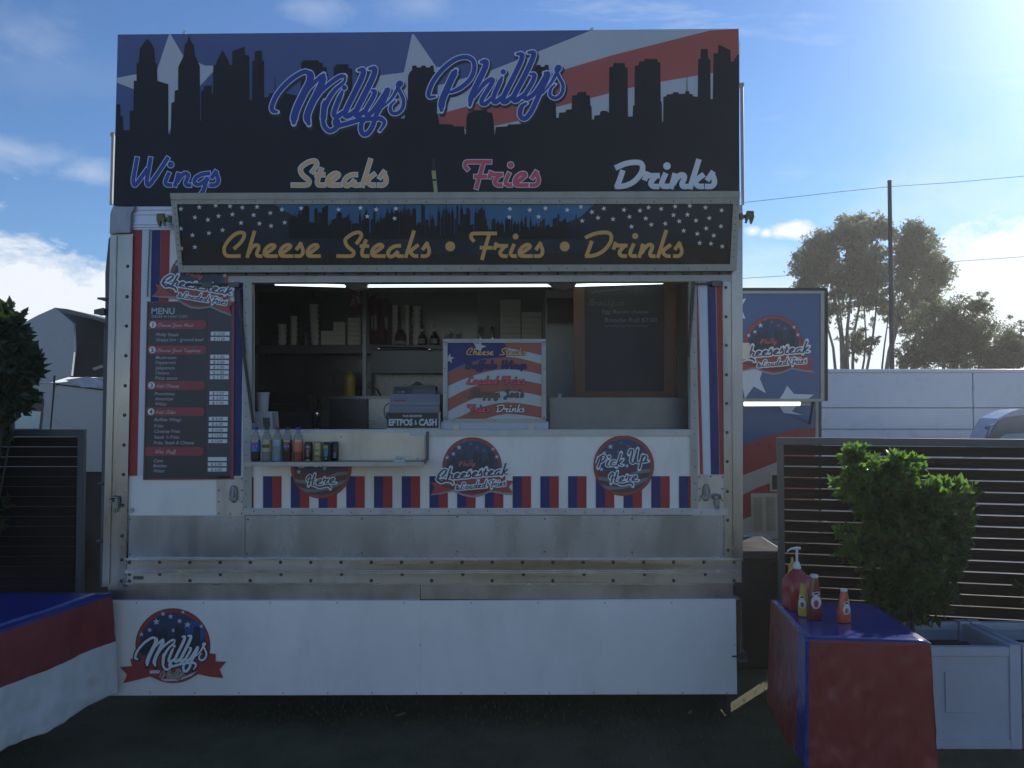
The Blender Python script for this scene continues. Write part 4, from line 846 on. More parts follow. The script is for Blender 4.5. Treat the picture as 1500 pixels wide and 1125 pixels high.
rows = [('Philly Steak',492.5),('Sloppy Joe - ground beef',499.8),('Mushroom',526),('Pepperoni',533.3),('Jalapenos',541),('Onions',548.5),('Pizza sauce',556),('Provolone',579),('American',586.5),('Whizz',594),('Buffalo Wings',617),('Fries',626),('Cheesey Fries',634),('Steak \'n Fries',642.5),('Fries, Steak & Cheese',650.8),('Cans',677),('Bottles',684.5),('Water',692)]
wd = {'Philly Steak':33,'Sloppy Joe - ground beef':69,'Mushroom':30,'Pepperoni':29,'Jalapenos':28,'Onions':20,'Pizza sauce':32,'Provolone':28.5,'American':26.5,'Whizz':17,'Buffalo Wings':39,'Fries':13,'Cheesey Fries':38,"Steak 'n Fries":37,'Fries, Steak & Cheese':59,'Cans':14,'Bottles':19.5,'Water':17}
for t, y in rows: print_text(lm, MP, t, mx(229.5, y), y, 5.0, .0045, width=wd[t], shear=.2, bold=.005)
lm.obj('lettering', mat('menu_pale_ink', (.50, .52, .54), .5, var=.02), menu)
for i, (y, t, w, num) in enumerate(((475.5, 'Choose Your Meat', 53, '1'), (512.5, 'Choose Your Toppings', 64, '2'), (564.5, 'Add Cheese', 34, '3'), (603, 'Add Sides', 30, '4'), (661, 'Wet Stuff', 30, ''))):
    m = MB(); xl = mx(217.8, y); m.prism(MP, [(xl, y - 6.3), (mx(299, y), y - 6.3), (mx(302.5, y), y - 3.5), (mx(303, y), y + 3), (mx(299, y), y + 6.5), (xl - .3, y + 6.5)], .004, .0); hd = m.obj('heading', mat('heading_red', (.33, .055, .06), .4), menu)
    m = MB(); word(m, MP, t, mx(231, y) if num else mx(232, y), y + 2.8, w, .0052, stroke=40, shear=.05, sub=3); m.obj('lettering', mat('heading_ink', (.62, .56, .56), .5), hd)
    if num:
        m = MB(); m.disc(MP, mx(224.5, y), y, 5, .0052, None, 16); m.obj('number_disc', letwhite, hd)
        m = MB(); print_text(m, MP, num, mx(224.5, y), y + 3, 6, .006, centre=True, bold=.03); m.obj('number', menu_dark, hd)
prices = [(488.7,'$ 10.00'),(496.5,'$ 11.00'),(522.5,'$ 1.00'),(530.3,'$ 2.00'),(538,'$ 1.00'),(545.5,'$ 1.00'),(552.8,'$ 1.00'),(576,'$ 2.00'),(583,'$ 2.00'),(590,'$ 2.50'),(613.5,'$ 8.00'),(621.5,'$ 6.00'),(629.8,'$ 10.00'),(638,'$ 14.00'),(646.3,'$ 14.00'),(672.5,''),(680.2,'$ 5.00'),(688,'$ 4.00')]
for y, t in prices:
    m = MB(); m.prism(MP, [(mx(309.5, y), y - 2.9), (mx(337, y), y - 2.9), (mx(337, y), y + 2.7), (mx(309.5, y), y + 2.7)], .0045, .002); pc = m.obj('price_card', letwhite, menu)
    if t: m = MB(); print_text(m, MP, t, mx(314, y), y + 2.0, 4.0, .0055, width=16, shear=.15); m.obj('price', menu_dark, pc)
class Turned(Plane):
    def __init__(s, base, cx, cy, ang): s.b = base; s.n = base.n; s.p = base.p; s.c = (cx, cy, cos(ang), sin(ang))
    def at(s, px, py, off=0.0):
        cx, cy, c, q = s.c; dx, dy = px - cx, py - cy
        return s.b.at(cx + dx * c - dy * q, cy + dx * q + dy * c, off)
cheese_logo(menu, Turned(flat(D - .014), 291, 409, radians(14)), 291, 409, 43, .0)

# ------------------------------------------------------------------ counter items
def on_front(px, py, Y): return flat(Y).at(px, py)
zc = FP.at(700, 629.5).z
# flag sign cabinet
SG = flat(D + .06)
sg = thing('display_board', 'framed flag board listing cheese steaks, wings and fries standing on the counter', 'sign', tuple(SG.at(725, 629)))
m = MB(); m.rect(SG, 652, 500, 796, 616, -.004, -.12); m.obj('panel', signblue, sg)
for pts in ([(649.5, 497), (799, 497), (799, 501.5), (649.5, 501.5)], [(649.5, 614), (799, 614), (799, 618), (649.5, 618)], [(649.5, 501.7), (655, 501.7), (655, 613.8), (649.5, 613.8)], [(794, 501.7), (799, 501.7), (799.5, 613.8), (794, 613.8)]):
    m = MB(); m.prism(SG, pts, .008, -.13); m.obj('frame', frame_m, sg, .003, bseg=1)
m = MB(); m.rivets(SG, [(652, 505), (652, 540), (652, 575), (652, 611), (797, 505), (797, 540), (797, 575), (797, 611), (665, 616), (725, 616), (785, 616)], .004, .008); m.obj('frame_rivets', boltm, sg, stuff=True)
m = MB(); m.rect(SG, 645, 618.3, 803, 629.3, .0, -.15); m.obj('base_rail', mat('pale_blue_metal', (.38, .43, .50), .4, .4), sg, .002)
for x in (668, 778):
    m = MB(); m.rect(SG, x - 4, 623, x + 4, 628.5, .02, .0); m.obj('catch', alu, sg, .002)
z = lambda x, y: (650 + x / 8.65, 495 + y / 8.65)
def spoly(name, pts, mt, off): m = MB(); m.prism(SG, pts, off, None); return m.obj(name, mt, sg)
swhite = mat('display_white', (.45, .50, .50), .4, var=.08); sred = mat('display_red', (.34, .09, .055), .4, var=.08)
spoly('panel_blue', [z(50, 50), z(780, 50), z(790, 240), z(500, 260), z(250, 330), z(60, 420)], navy, -.003)
def arc(y0, ym, y1, n=9):
    o = []
    for i in range(n):
        t = i / (n - 1); x = 55 + t * (1255 - 55); u = (t - .62)
        base = ym + (y0 - ym) * (max(0, -u) / .62) ** 1.7 + (y1 - ym) * (max(0, u) / .38) ** 1.7
        o.append((x, base))
    return o
curves = [arc(440, 245, 330), arc(610, 395, 470), arc(770, 520, 590), arc(930, 672, 740), arc(1085, 815, 880), arc(1300, 965, 1020)]
cols = [sred, swhite, sred, swhite, sred]
for i in range(5):
    up = curves[i]; lo = curves[i + 1]
    pts = [(x, min(y, 1040)) for x, y in up] + [(x, min(y, 1040)) for x, y in reversed(lo)]
    spoly('stripe', [z(*p) for p in pts], cols[i], -.0025 + i * 1e-4)
spoly('stripe', [z(x, min(y, 1039)) for x, y in curves[5] if y < 1039] + [z(1255, 1040), z(500, 1040)], swhite, -.0018)
spoly('stripe', [z(760, 50), z(1255, 50), z(1255, 225), z(1050, 175), z(800, 125)], sred, -.0024); spoly('stripe', [z(800, 125), z(1050, 175), z(1255, 225), z(1255, 335), z(1100, 290), z(950, 255), z(790, 235)], swhite, -.0023)
m = MB(); m.star(SG, *z(445, 110), 11, -.0015, .3); m.star(SG, *z(70, 262), 8, -.0015, .1); m.obj('star', swhite, sg)
for (t, x, b, w, mt, st) in (('Cheese', 285, 212, 350, gold, 46), ('Steaks', 705, 212, 340, gold, 46), ('Buffalo', 280, 385, 400, navy, 66), ('Wings', 730, 385, 320, navy, 66), ('Loaded', 290, 580, 395, letred, 60), ('Fries', 740, 580, 290, letred, 60), ('Sloppy', 320, 745, 390, mat('dark_gold', (.16, .10, .04), .4), 66), ("Joe's", 770, 745, 245, mat('dark_gold2', (.10, .09, .07), .4), 66), ('Fries', 300, 935, 280, letred, 66), ('Drinks', 665, 935, 360, letwhite, 48)):
    X, Y = z(x, b); 
    m = MB(); word(m, SG, t, X, Y, w / 8.65, .0, stroke=st, extra=.75, sub=3); m.obj('lettering', mat('letter_edge_dark', (.03, .02, .025), .4), sg)
    m = MB(); word(m, SG, t, X, Y, w / 8.65, .0014, stroke=st, sub=3); m.obj('lettering', mt, sg)

# cash register
RY = D + .04
reg = thing('cash_register', 'grey cash register with sloping front standing on the truck counter', 'cash register', tuple(flat(RY).at(607, 629)))
rg = mat('register_grey', (.22, .23, .24), .45, var=.06); rgd = mat('register_dark', (.05, .052, .055), .4)
R = flat(RY); Z = lambda x, y: (560 + x / 15, 560 + y / 15)
m = MB()
prof = [(0, 0), (0.0, .10), (.05, .16), (.10, .195), (.16, .235), (.18, .25), (.36, .25), (.36, 0)]
xa = R.at(569, 600).x; xb = R.at(643.5, 600).x; zb_ = R.at(600, 629.3).z
def profbox(mb, xa, xb, y0, z0, prof, sc=1.):
    A = [(xa, y0 + a * sc, z0 + b * sc) for a, b in prof]; B = [(xb, y0 + a * sc, z0 + b * sc) for a, b in prof]
    n = len(prof); mb.add(A + B, [tuple(reversed(range(n))), tuple(range(n, 2 * n))] + [(i, (i + 1) % n, n + (i + 1) % n, n + i) for i in range(n)])
m.rect(R, 566, 604, 645, 628.5, -.02, -.40); m.obj('drawer', rg, reg, .004)
m = MB(); profbox(m, xa, xb, RY + .03, R.at(600, 604).z, [(0, 0), (-.005, .035), (.02, .05), (.02, .07), (.05, .125), (.09, .125), (.30, .125), (.34, .10), (.34, 0)]); m.obj('body', rg, reg, .004)
m = MB(); q = flat(RY + .02); m.prism(q, [Z(250, 385), Z(520, 385), Z(520, 408), Z(250, 408)], .03, .026); m.obj('red_line', redv, reg)
m = MB(); print_text(m, flat(RY + .02), 'electronic register', Z(260, 350)[0], Z(260, 365)[1], 1.5, .031, width=17); m.obj('lettering', rgd, reg)
m = MB(); q = flat(RY + .12); m.prism(q, [Z(600, 80), Z(1140, 80), Z(1160, 110), Z(1180, 320), Z(590, 320)], 0, -.16); m.obj('printer_cover', mat('register_mid', (.09, .095, .10), .4), reg, .005)
m = MB(); m.prism(q, [Z(590, 75), Z(1130, 75), Z(1165, 120), Z(600, 125)], .012, -.15); m.obj('printer_lid', rgd, reg, .003)
m = MB(); m.prism(q, [Z(260, 105), Z(620, 105), Z(615, 262), Z(245, 262)], .025, -.04); dsp = m.obj('display', black, reg, .003)
m = MB(); print_text(m, q, 'No. 1000', Z(350, 220)[0], Z(350, 222)[1], 1.4, .0262, width=9); m.obj('lettering', letwhite, dsp)
m = MB(); q2 = flat(RY); m.tube([q2.at(*Z(150, 460)), q2.at(*Z(60, 520)), q2.at(*Z(35, 620)), q2.at(*Z(60, 740)), q2.at(*Z(110, 820))], .0035); m.obj('cable', black, reg)
# payment sign
ep = thing('payment_sign', 'small black sign with white capitals propped in front of the cash register', 'sign', tuple(R.at(604, 629)))
E = flat(D + .025)
m = MB(); m.rect(E, 567, 604.5, 643, 628.8, 0, -.008); m.obj('panel', black, ep)
m = MB(); m.rect(E, 566, 627, 644.5, 629.2, .006, -.012); m.rect(E, 642.6, 604.5, 644.5, 627, .004, -.012); m.obj('holder', frame_m, ep)
m = MB(); print_text(m, E, 'THIS REGISTER', 604, 610.8, 3.0, .002, width=29, centre=True, bold=.03)
print_text(m, E, 'EFTPOS', 569.3, 623, 9.2, .002, width=35, bold=.045, shear=.05); print_text(m, E, '&', 607, 622, 7, .002, width=4, bold=.02); print_text(m, E, 'CASH', 613.5, 623, 9.4, .002, width=26, bold=.045, shear=.05); m.obj('lettering', mat('sign_white_ink', (.55, .58, .60), .5), ep)

# chalkboard
CY = D + .55; CP = flat(CY)
cb = thing('chalkboard', 'brown framed chalkboard with faint chalk writing hanging inside the truck', 'chalkboard', tuple(CP.at(916, 583)))
m = MB(); m.prism(CP, [(853, 410), (976, 410), (975, 575), (855, 575)], -.008, -.025); m.obj('slate', slate, cb)
for pts in ([(840, 408), (855, 408), (857, 583), (843, 583)], [(974, 408), (990, 408), (988, 583), (973, 583)], [(857.3, 574), (972.8, 574), (972.8, 583), (857.3, 583)]):
    m = MB(); m.prism(CP, pts, .004, -.03); m.obj('frame', ply, cb, .003, bseg=1)
m = MB(); random.seed(12)
word(m, CP, 'Breakfast'.replace('B', 'B'), 864, 447, 50, -.004, stroke=17, sub=3) if all(ch in G for ch in 'Breakfast') else None
print_text(m, CP, 'Egg Bacon cheese', 882, 459, 5.6, -.004, width=68, shear=.15); print_text(m, CP, 'Brioche Roll $7.00', 886, 471.5, 6.2, -.004, width=76, shear=.12)
ribbon(m, CP, [(885 + i * 4, 477.5 + (1 if i % 2 else -.6)) for i in range(17)], .7, -.004); ribbon(m, CP, [(866 + i * 4, 428 - i * .4 + (1.2 if i % 2 else -.6)) for i in range(12)], .7, -.004)
m.obj('lettering', chalk, cb)

# ------------------------------------------------------------------ drinks on the shelf
BY = D - .13
SX = flat(BY)
def bx(px): return SX.at(px, 660).x
zsh = zs + .001
def arcpatch(mb, c, r, a0, a1, z0, z1, off=.0006, n=8, r1=None):
    """a label wrapped round a round body; angles measured from straight at the viewer"""
    r1 = r1 or r; vs = []
    for i in range(n + 1):
        a = a0 + (a1 - a0) * i / n
        vs.append((c[0] + (r + off) * sin(a), c[1] - (r + off) * cos(a), z0)); vs.append((c[0] + (r1 + off) * sin(a), c[1] - (r1 + off) * cos(a), z1))
    mb.add(vs, [(2 * i, 2 * i + 2, 2 * i + 3, 2 * i + 1) for i in range(n)])
def badge(par, c, r, z, s, mts, name='emblem'):
    """round emblem: red upper half, white wave, blue lower half"""
    o = .0012
    for k, (mt, f) in enumerate(zip(mts, (lambda t: [(s * cos(a), s * sin(a)) for a in [i * 2 * pi / 18 for i in range(18)]],
        lambda t: [(s * .93 * cos(a), s * .93 * sin(a)) for a in [pi * .08 + i * pi * .92 / 10 for i in range(11)]] + [(-s * .3, s * .02), (s * .35, s * .22)],
        lambda t: [(s * .93 * cos(a), s * .93 * sin(a)) for a in [-pi * .92 + i * pi * .84 / 10 for i in range(11)]] + [(s * .3, -s * .12), (-s * .4, -s * .30)]))):
        pts = f(0); n = len(pts); cx = sum(p[0] for p in pts) / n; cz = sum(p[1] for p in pts) / n
        m = MB(); V = [(c[0] + (r + o + k * .0007) * sin(x / r), c[1] - (r + o + k * .0007) * cos(x / r), z + y) for x, y in [(cx, cz)] + pts]
        m.add(V, [(0, 1 + i, 1 + (i + 1) % n) for i in range(n)]); m.obj(name, mt, par)
pw = mat('label_white', (.6, .62, .64), .4); pr = mat('label_red', (.42, .04, .05), .4); pb = mat('label_blue', (.02, .10, .42), .4); pdk = mat('label_black', (.012, .012, .014), .35)
cola = mat('cola_in_bottle', (.012, .008, .007), .08, spec=.8, coat=.6); clear = mat('clear_drink', (.20, .24, .22), .08, spec=.8, coat=.6, alpha=.75, var=.1)
cleartop = mat('clear_plastic', (.25, .28, .28), .06, spec=.9, alpha=.45); waterm = mat('water_bottle_plastic', (.26, .36, .40), .08, spec=.9, alpha=.7, var=.25, scale=30); fanta = mat('orange_drink', (.30, .05, .025), .08, spec=.8, coat=.6)
def bottle(px, lab, body, capm, label_col=None, fill=.70, wavy=False, h=.225, top=None):
    r = .0315; c = Vector((bx(px), BY, zsh)); t = thing('drink_bottle', lab, 'bottle', tuple(c), 'soft drink bottles on the fold-out shelf')
    prof = [(r * .7, 0), (r * .95, .004), (r, .02), (r * .96, .05), (r, .06), (r, .125), (r * .97, .14)]
    if wavy: prof = [(r * .8, 0), (r, .006), (r * .92, .02), (r, .035), (r * .93, .05), (r, .065), (r * .93, .08), (r, .095), (r, .125), (r * .97, .14)]
    prof2 = [(r * .97, .1401), (r * .85, .165), (r * .55, .185), (r * .42, .195), (r * .40, .203)]
    m = MB(); m.lathe(c, prof, 22); m.obj('liquid', body, t, smooth=True)
    m = MB(); m.lathe(c, prof2, 22); m.obj('neck', top or cleartop, t, smooth=True)
    m = MB(); m.lathe(c + Vector((0, 0, .2031)), [(r * .46, 0), (r * .48, .002), (r * .48, .015), (r * .40, .018)], 16); m.obj('cap', capm, t, smooth=True)
    if label_col:
        m = MB(); m.lathe(c, [(r + .0004, .062), (r + .0006, .064), (r + .0006, .122), (r + .0004, .124)], 22); m.obj('label_wrap', label_col, t, smooth=True)
    return t, c, r
capblue = mat('cap_blue', (.03, .03, .30), .4); capred = mat('cap_red', (.25, .02, .03), .4); capdk = mat('cap_dark', (.03, .035, .04), .4)
t, c, r = bottle(374.5, 'dark cola bottle with blue label and blue cap at the left end of the shelf', cola, capblue, pb); badge(t, c, r, zsh + .100, .017, (pw, pr, pb))
m = MB(); arcpatch(m, c, r, -.4, .4, zsh + .070, zsh + .076, .0012); m.obj('print', mat('print_cyan', (.1, .35, .5), .4), t)
t, c, r = bottle(390.7, 'clear lemonade bottle with a yellow and black label second from the left', clear, capdk, mat('label_yellow', (.42, .38, .10), .4))
m = MB(); arcpatch(m, c, r, -.9, .9, zsh + .088, zsh + .108, .0012); m.obj('print', mat('print_dark_green', (.06, .08, .04), .4, var=.8, scale=90), t)
m = MB(); arcpatch(m, c, r, -.6, .6, zsh + .067, zsh + .082, .0012); m.obj('print', mat('print_pale_green', (.35, .42, .35), .4), t)
t, c, r = bottle(406.5, 'clear water bottle with pale blue label and red cap in the row of bottles', waterm, capred, None, wavy=True)
m = MB(); arcpatch(m, c, r, -.8, .8, zsh + .098, zsh + .128, .001); m.obj('label_wrap', mat('label_ice', (.22, .36, .44), .4, var=.5, scale=70), t)
m = MB(); arcpatch(m, c, r, -1.3, 1.3, zsh + .004, zsh + .018, .001); m.obj('print', mat('print_water_blue', (.08, .20, .42), .4), t)
t, c, r = bottle(420.7, 'dark cola bottle with black label and round red white emblem', cola, capdk, pdk); badge(t, c, r, zsh + .100, .017, (pw, pr, pb))
m = MB(); arcpatch(m, c, r, -.3, .3, zsh + .070, zsh + .075, .0012); m.obj('print', mat('print_brown', (.2, .08, .05), .4), t)
t, c, r = bottle(437, 'orange red soft drink bottle with blue cap next to the cans', fanta, capblue, mat('label_coral', (.55, .14, .07), .45))
for k in range(3):
    m = MB(); arcpatch(m, c, r, -.45 + k * .3, -.3 + k * .3, zsh + .068, zsh + .118, .0012, 2); m.obj('print', mat('print_orange', (.62, .24, .14), .45), t)
def can(px, lab, body, bits, y=0):
    r = .0265; c = Vector((bx(px), BY + .0 + y, zsh)); t = thing('drink_can', lab, 'can', tuple(c), 'drink cans on the fold-out shelf')
    m = MB(); m.lathe(c, [(r * .8, 0), (r * .86, .003), (r, .010), (r, .112), (r * .86, .122)], 22); m.obj('body', body, t, smooth=True)
    m = MB(); m.lathe(c + Vector((0, 0, .1221)), [(r * .87, 0), (r * .89, .003), (r * .85, .0035), (r * .8, .001)], 22); m.obj('rim', alu, t, smooth=True)
    for (a0, a1, z0, z1, mt) in bits:
        m = MB(); arcpatch(m, c, r, a0, a1, zsh + z0, zsh + z1, .0009, 4); m.obj('print', mt, t)
    return t, c, r
pinkp = mat('print_pink', (.45, .12, .16), .4, var=.5, scale=120)
t, c, r = can(452, 'black cola can with pink lettering left of the gold can', pdk, [(-.25, .25, .03, .078, pinkp), (-.5, .5, .006, .012, alu)]); badge(t, c, r, zsh + .092, .012, (pw, pinkp, pdk))
gp = mat('can_gold', (.40, .34, .13), .35, .3, var=.3, scale=60); gd = mat('can_print_olive', (.14, .14, .07), .4, var=.6, scale=100)
can(465.5, 'yellow gold drink can between two dark cans', gp, [(-.6, .1, .085, .102, mat('can_orange', (.5, .24, .08), .4)), (-.6, .6, .066, .078, gd), (-.55, .5, .046, .056, mat('can_white_print', (.5, .5, .42), .4)), (-.6, .6, .028, .04, gd)])
can(478.5, 'dark can with a yellow green and blue splash design', pdk, [(-.7, .5, .082, .104, mat('can_lime', (.28, .30, .10), .4)), (-.4, .5, .032, .078, mat('can_aqua', (.05, .22, .30), .4, var=.6, scale=60)), (-.1, .2, .014, .022, pw)])
can(488, 'dark drink can standing behind the right end of the can row', pdk, [(-.1, .6, .02, .058, mat('can_barcode', (.16, .17, .17), .5, var=.9, scale=150))], .045)
# small price card
cd = thing('price_card_stand', 'small white folded price card near the right end of the shelf', 'card', (flat(D - .2).at(585, 675).x, D - .16, zsh))
q = flat(D - .2); xa, xb = q.at(577, 670).x, q.at(593, 670).x
m = MB(); A = [(xa, D - .22, zsh), (xb, D - .22, zsh), (xb - .006, D - .19, zsh + .035), (xa + .01, D - .19, zsh + .035)]; B = [(xa, D - .14, zsh), (xb, D - .14, zsh), (xb - .006, D - .17, zsh + .035), (xa + .01, D - .17, zsh + .035)]
m.hexa(A, B); m.obj('card', paper, cd)
m = MB(); pl = Plane((0, D - .2215, zsh), (0, -.76, .65)); print_text(m, flat(D - .223), '$5.00', 585, 672.8, 2.0, 0, width=9, centre=True, bold=.02); m.obj('price', black, cd)

# ------------------------------------------------------------------ things inside the truck
CZ = FP.at(700, 629.6).z
def simple(name, lab, cat, loc, group=None): return thing(name, lab, cat, tuple(loc), group)
YSH = YB - .2; SHP = flat(YSH)
def stack(px0, px1, py0, py1, lab, n, Y=YSH, lean=0., kind='cup', m_=None, group='stacks of cups and boxes on the back shelf', cat='cup stack', name='cup_stack'):
    pl = flat(Y); a = pl.at(px0, py1); b = pl.at(px1, py0); r = (b.x - a.x) / 2; h = b.z - a.z; c = Vector(((a.x + b.x) / 2, Y, a.z))
    t = simple(name, lab, cat, c, group); dz = h / n
    for i in range(n):
        m = MB(); cc = c + Vector((lean * i * dz, 0, i * dz))
        if kind == 'cup': m.lathe(cc, [(r * .78, 0), (r * .98, dz * .82), (r * 1.04, dz * .84), (r * 1.04, dz * .98)], 14)
        else:
            m.box(cc.x - r, cc.x + r, Y - r * .9, Y + r * .9, cc.z, cc.z + dz * .93)
        m.obj('cup' if kind == 'cup' else 'box', m_ or paper2, t, smooth=(kind == 'cup'))
    return t
stack(407, 420, 475, 505.5, 'short dim stack of cups at the left end of the back shelf', 4)
stack(425, 436, 463, 505.5, 'dim stack of cups standing left of the jug on the back shelf', 5)
stack(455, 469, 446, 505.5, 'tall leaning stack of white cups left of the takeaway boxes', 8, lean=-.05)
stack(472, 490, 485, 505.5, 'lowest stack of white takeaway boxes on the back shelf', 3, kind='box', cat='box stack', name='box_stack')
stack(490, 507, 472, 505.5, 'middle stack of white takeaway boxes on the back shelf', 5, kind='box', cat='box stack', name='box_stack')
stack(511, 530, 466, 505.5, 'stack of white takeaway boxes beside the shelf post', 6, kind='box', cat='box stack', name='box_stack')
stack(574, 583, 447, 505.5, 'slim stack of white cups right of the dark red apron', 8)
stack(592, 600, 447, 505.5, 'slim stack of white cups in the middle of the shelf', 8)
stack(604, 617, 449, 505.5, 'wider stack of white cups left of the two syrup bottles', 7)
stack(733, 762.5, 440, 506, 'taller stack of pale foam boxes behind the flag sign', 8, kind='box', cat='box stack', name='box_stack')
stack(764, 793, 458, 506, 'shorter stack of pale foam boxes beside the fridge', 6, kind='box', cat='box stack', name='box_stack')
dglass = mat('dark_glass', (.03, .015, .012), .1, spec=.8); lab_w = mat('round_label', (.28, .29, .28), .5)
for px, lab in ((617.5, 'dark syrup bottle with a round pale label, left of its pair'), (636, 'dark syrup bottle with a round pale label, right of its pair')):
    c = SHP.at(px, 505.5); t = simple('syrup_bottle', lab, 'bottle', c, 'syrup bottles on the back shelf'); m = MB()
    m.lathe(c, [(.042, 0), (.045, .01), (.045, .06), (.03, .09), (.014, .105), (.013, .125)], 16); m.obj('glass', dglass, t, smooth=True)
    m = MB(); m.lathe(c + Vector((0, 0, .1255)), [(.015, 0), (.015, .02), (.012, .022)], 10); m.obj('cap', paper2, t)
    m = MB(); arcpatch(m, c, .045, -.8, .8, c.z + .012, c.z + .058, .001); m.obj('label_wrap', lab_w, t)
for px, s, lab in ((657, 1., 'clear glass jar left of the metal shakers on the back shelf'), (671, .8, 'small clear glass jar beside the larger jar')):
    c = SHP.at(px, 505.5); t = simple('glass_jar', lab, 'jar', c); m = MB(); m.lathe(c, [(.035 * s, 0), (.04 * s, .01), (.04 * s, .07), (.02 * s, .09), (.02 * s, .10)], 14); m.obj('glass', cleartop, t, smooth=True)
    m = MB(); m.lathe(c + Vector((0, 0, .1005)), [(.024 * s, 0), (.024 * s, .025)], 12); m.obj('lid', capw, t)
for px, r, lab in ((704, .027, 'wider shiny metal shaker above the flag sign'), (721.5, .018, 'narrow shiny metal shaker above the flag sign')):
    c = SHP.at(px, 505.5); t = simple('metal_shaker', lab, 'shaker', c); m = MB(); h = .17
    m.lathe(c, [(r * .8, 0), (r * .85, .05), (r, h * .8), (r * 1.1, h * .82)], 14); m.obj('cup', MATS['chrome'], t, smooth=True)
    m = MB(); m.lathe(c + Vector((0, 0, h * .83)), [(r * 1.1, 0), (r * 1.05, .02), (r * .6, .03)], 14); m.obj('lid', MATS['chrome'], t, smooth=True)
# coffee tin like pot and apron
c = SHP.at(588, 505.5); t = simple('sauce_pot', 'dark red pot with a lid standing in front of the cup stacks', 'pot', c + Vector((0, -.06, 0))); c = c + Vector((0, -.06, 0))
m = MB(); m.lathe(c, [(.05, 0), (.055, .01), (.055, .03)], 16); m.obj('base', lab_w, t); m = MB(); m.lathe(c, [(.055, .0302), (.05, .09), (.03, .12)], 16); m.obj('pot', mat('dark_red_pot', (.08, .015, .015), .4), t, smooth=True)
m = MB(); m.lathe(c, [(.03, .1202), (.032, .13), (.01, .14)], 14); m.obj('lid', black, t)
AP = flat(YB - .25); t = simple('apron', 'dark maroon apron hanging beside the shelf post', 'apron', AP.at(554, 505)); m = MB()
rows_ = []; nx, nz = 9, 8
for j in range(nz):
    for i in range(nx):
        u = i / (nx - 1); v = j / (nz - 1); p = AP.at(541 + u * 26 + (v - .5) * 0, 438 + v * 66); rows_.append(p + Vector((0, .015 * sin(u * 14 + v * 2), 0)))
m.add(rows_, [(j * nx + i, j * nx + i + 1, (j + 1) * nx + i + 1, (j + 1) * nx + i) for j in range(nz - 1) for i in range(nx - 1)])
o = m.obj('cloth', mat('maroon_cloth', (.07, .02, .025), .8), t, smooth=True); sm = o.modifiers.new('thick', 'SOLIDIFY'); sm.thickness = .006
m = MB(); m.tube([AP.at(548, 438), AP.at(554, 430), AP.at(560, 438)], .005); m.obj('strap', MATS['maroon_cloth'], t)
m = MB(); AP2 = flat(YB - .265)
m.prism(AP2, [(544, 463), (551, 461), (552, 482), (547, 486), (544, 480)], .0, -.004); m.prism(AP2, [(563, 464), (568, 466), (567, 484), (564, 480)], .0, -.004); m.obj('print', lab_w, t)
# red poster
PP = flat(YB - .33); t = simple('red_poster', 'dark red poster with pale figures fixed high on the shelf post', 'poster', PP.at(522, 456)); m = MB(); m.rect(PP, 511.5, 424, 533, 455, 0, -.008); m.obj('sheet', mat('poster_red', (.15, .02, .025), .5), t)
m = MB(); 
m.prism(PP, [(513, 448), (515, 440), (517, 436), (519, 438), (520, 445), (522, 449), (519, 447), (517, 442), (515, 449)], .001, None); m.disc(PP, 518, 433.5, 1.5, .0011, None, 8); m.prism(PP, [(520, 436), (524, 433), (528, 437), (527, 440), (529, 446), (526, 443), (524, 447), (523, 440)], .0012, None); m.disc(PP, 525.5, 431, 1.6, .0013, None, 8)
m.obj('figure', mat('poster_pale', (.30, .28, .27), .5), t)
# pump jug on shelf, left
c = SHP.at(448, 505.5); t = simple('steel_jug', 'small dark jug with a glint on the back shelf', 'jug', c); m = MB(); m.lathe(c, [(.035, 0), (.04, .02), (.03, .08), (.022, .10), (.028, .125)], 14); m.obj('body', darkmetal, t, smooth=True); m = MB(); m.tube([c + Vector((.032, 0, .09)), c + Vector((.06, 0, .07)), c + Vector((.045, 0, .02))], .005); m.obj('handle', darkmetal, t, smooth=True)
# mustard bottle on the steel box
BB = YB - .45; bq = flat(BB)
bench_z = bq.at(500, 627).z
t = simple('steel_fryer', 'dark stainless fryer box with steel lid on the back bench', 'fryer', bq.at(530, 627))
m = MB(); m.rect(bq, 483, 584, 539, 627, 0, -.35); m.obj('cabinet', mat('dark_steel_cabinet', (.05, .052, .055), .3, .6), t, .006)
m = MB(); m.rect(bq, 539.3, 584, 574, 627, 0, -.35); m.obj('cabinet', mat('mid_steel_cabinet', (.20, .22, .22), .28, .9, var=.25, scale=6), t, .006)
m = MB(); m.rect(bq, 482, 580.5, 575, 583.8, .01, -.36); m.obj('lid', innersteel, t, .003)
c = bq.at(508.5, 580.2) + Vector((0, .12, 0)); t = simple('squeeze_bottle', 'mustard yellow squeeze bottle standing on the steel fryer lid', 'bottle', c)
s = .052; m = MB(); m.lathe(c, [(s * .95, 0), (s, .01), (s * .97, .15), (s, .17), (s * .85, .19)], 16); m.obj('body', must, t, smooth=True)
m = MB(); m.lathe(c, [(s * .86, .1902), (s * .5, .205), (s * .2, .235)], 14); m.obj('nozzle', must, t, smooth=True)
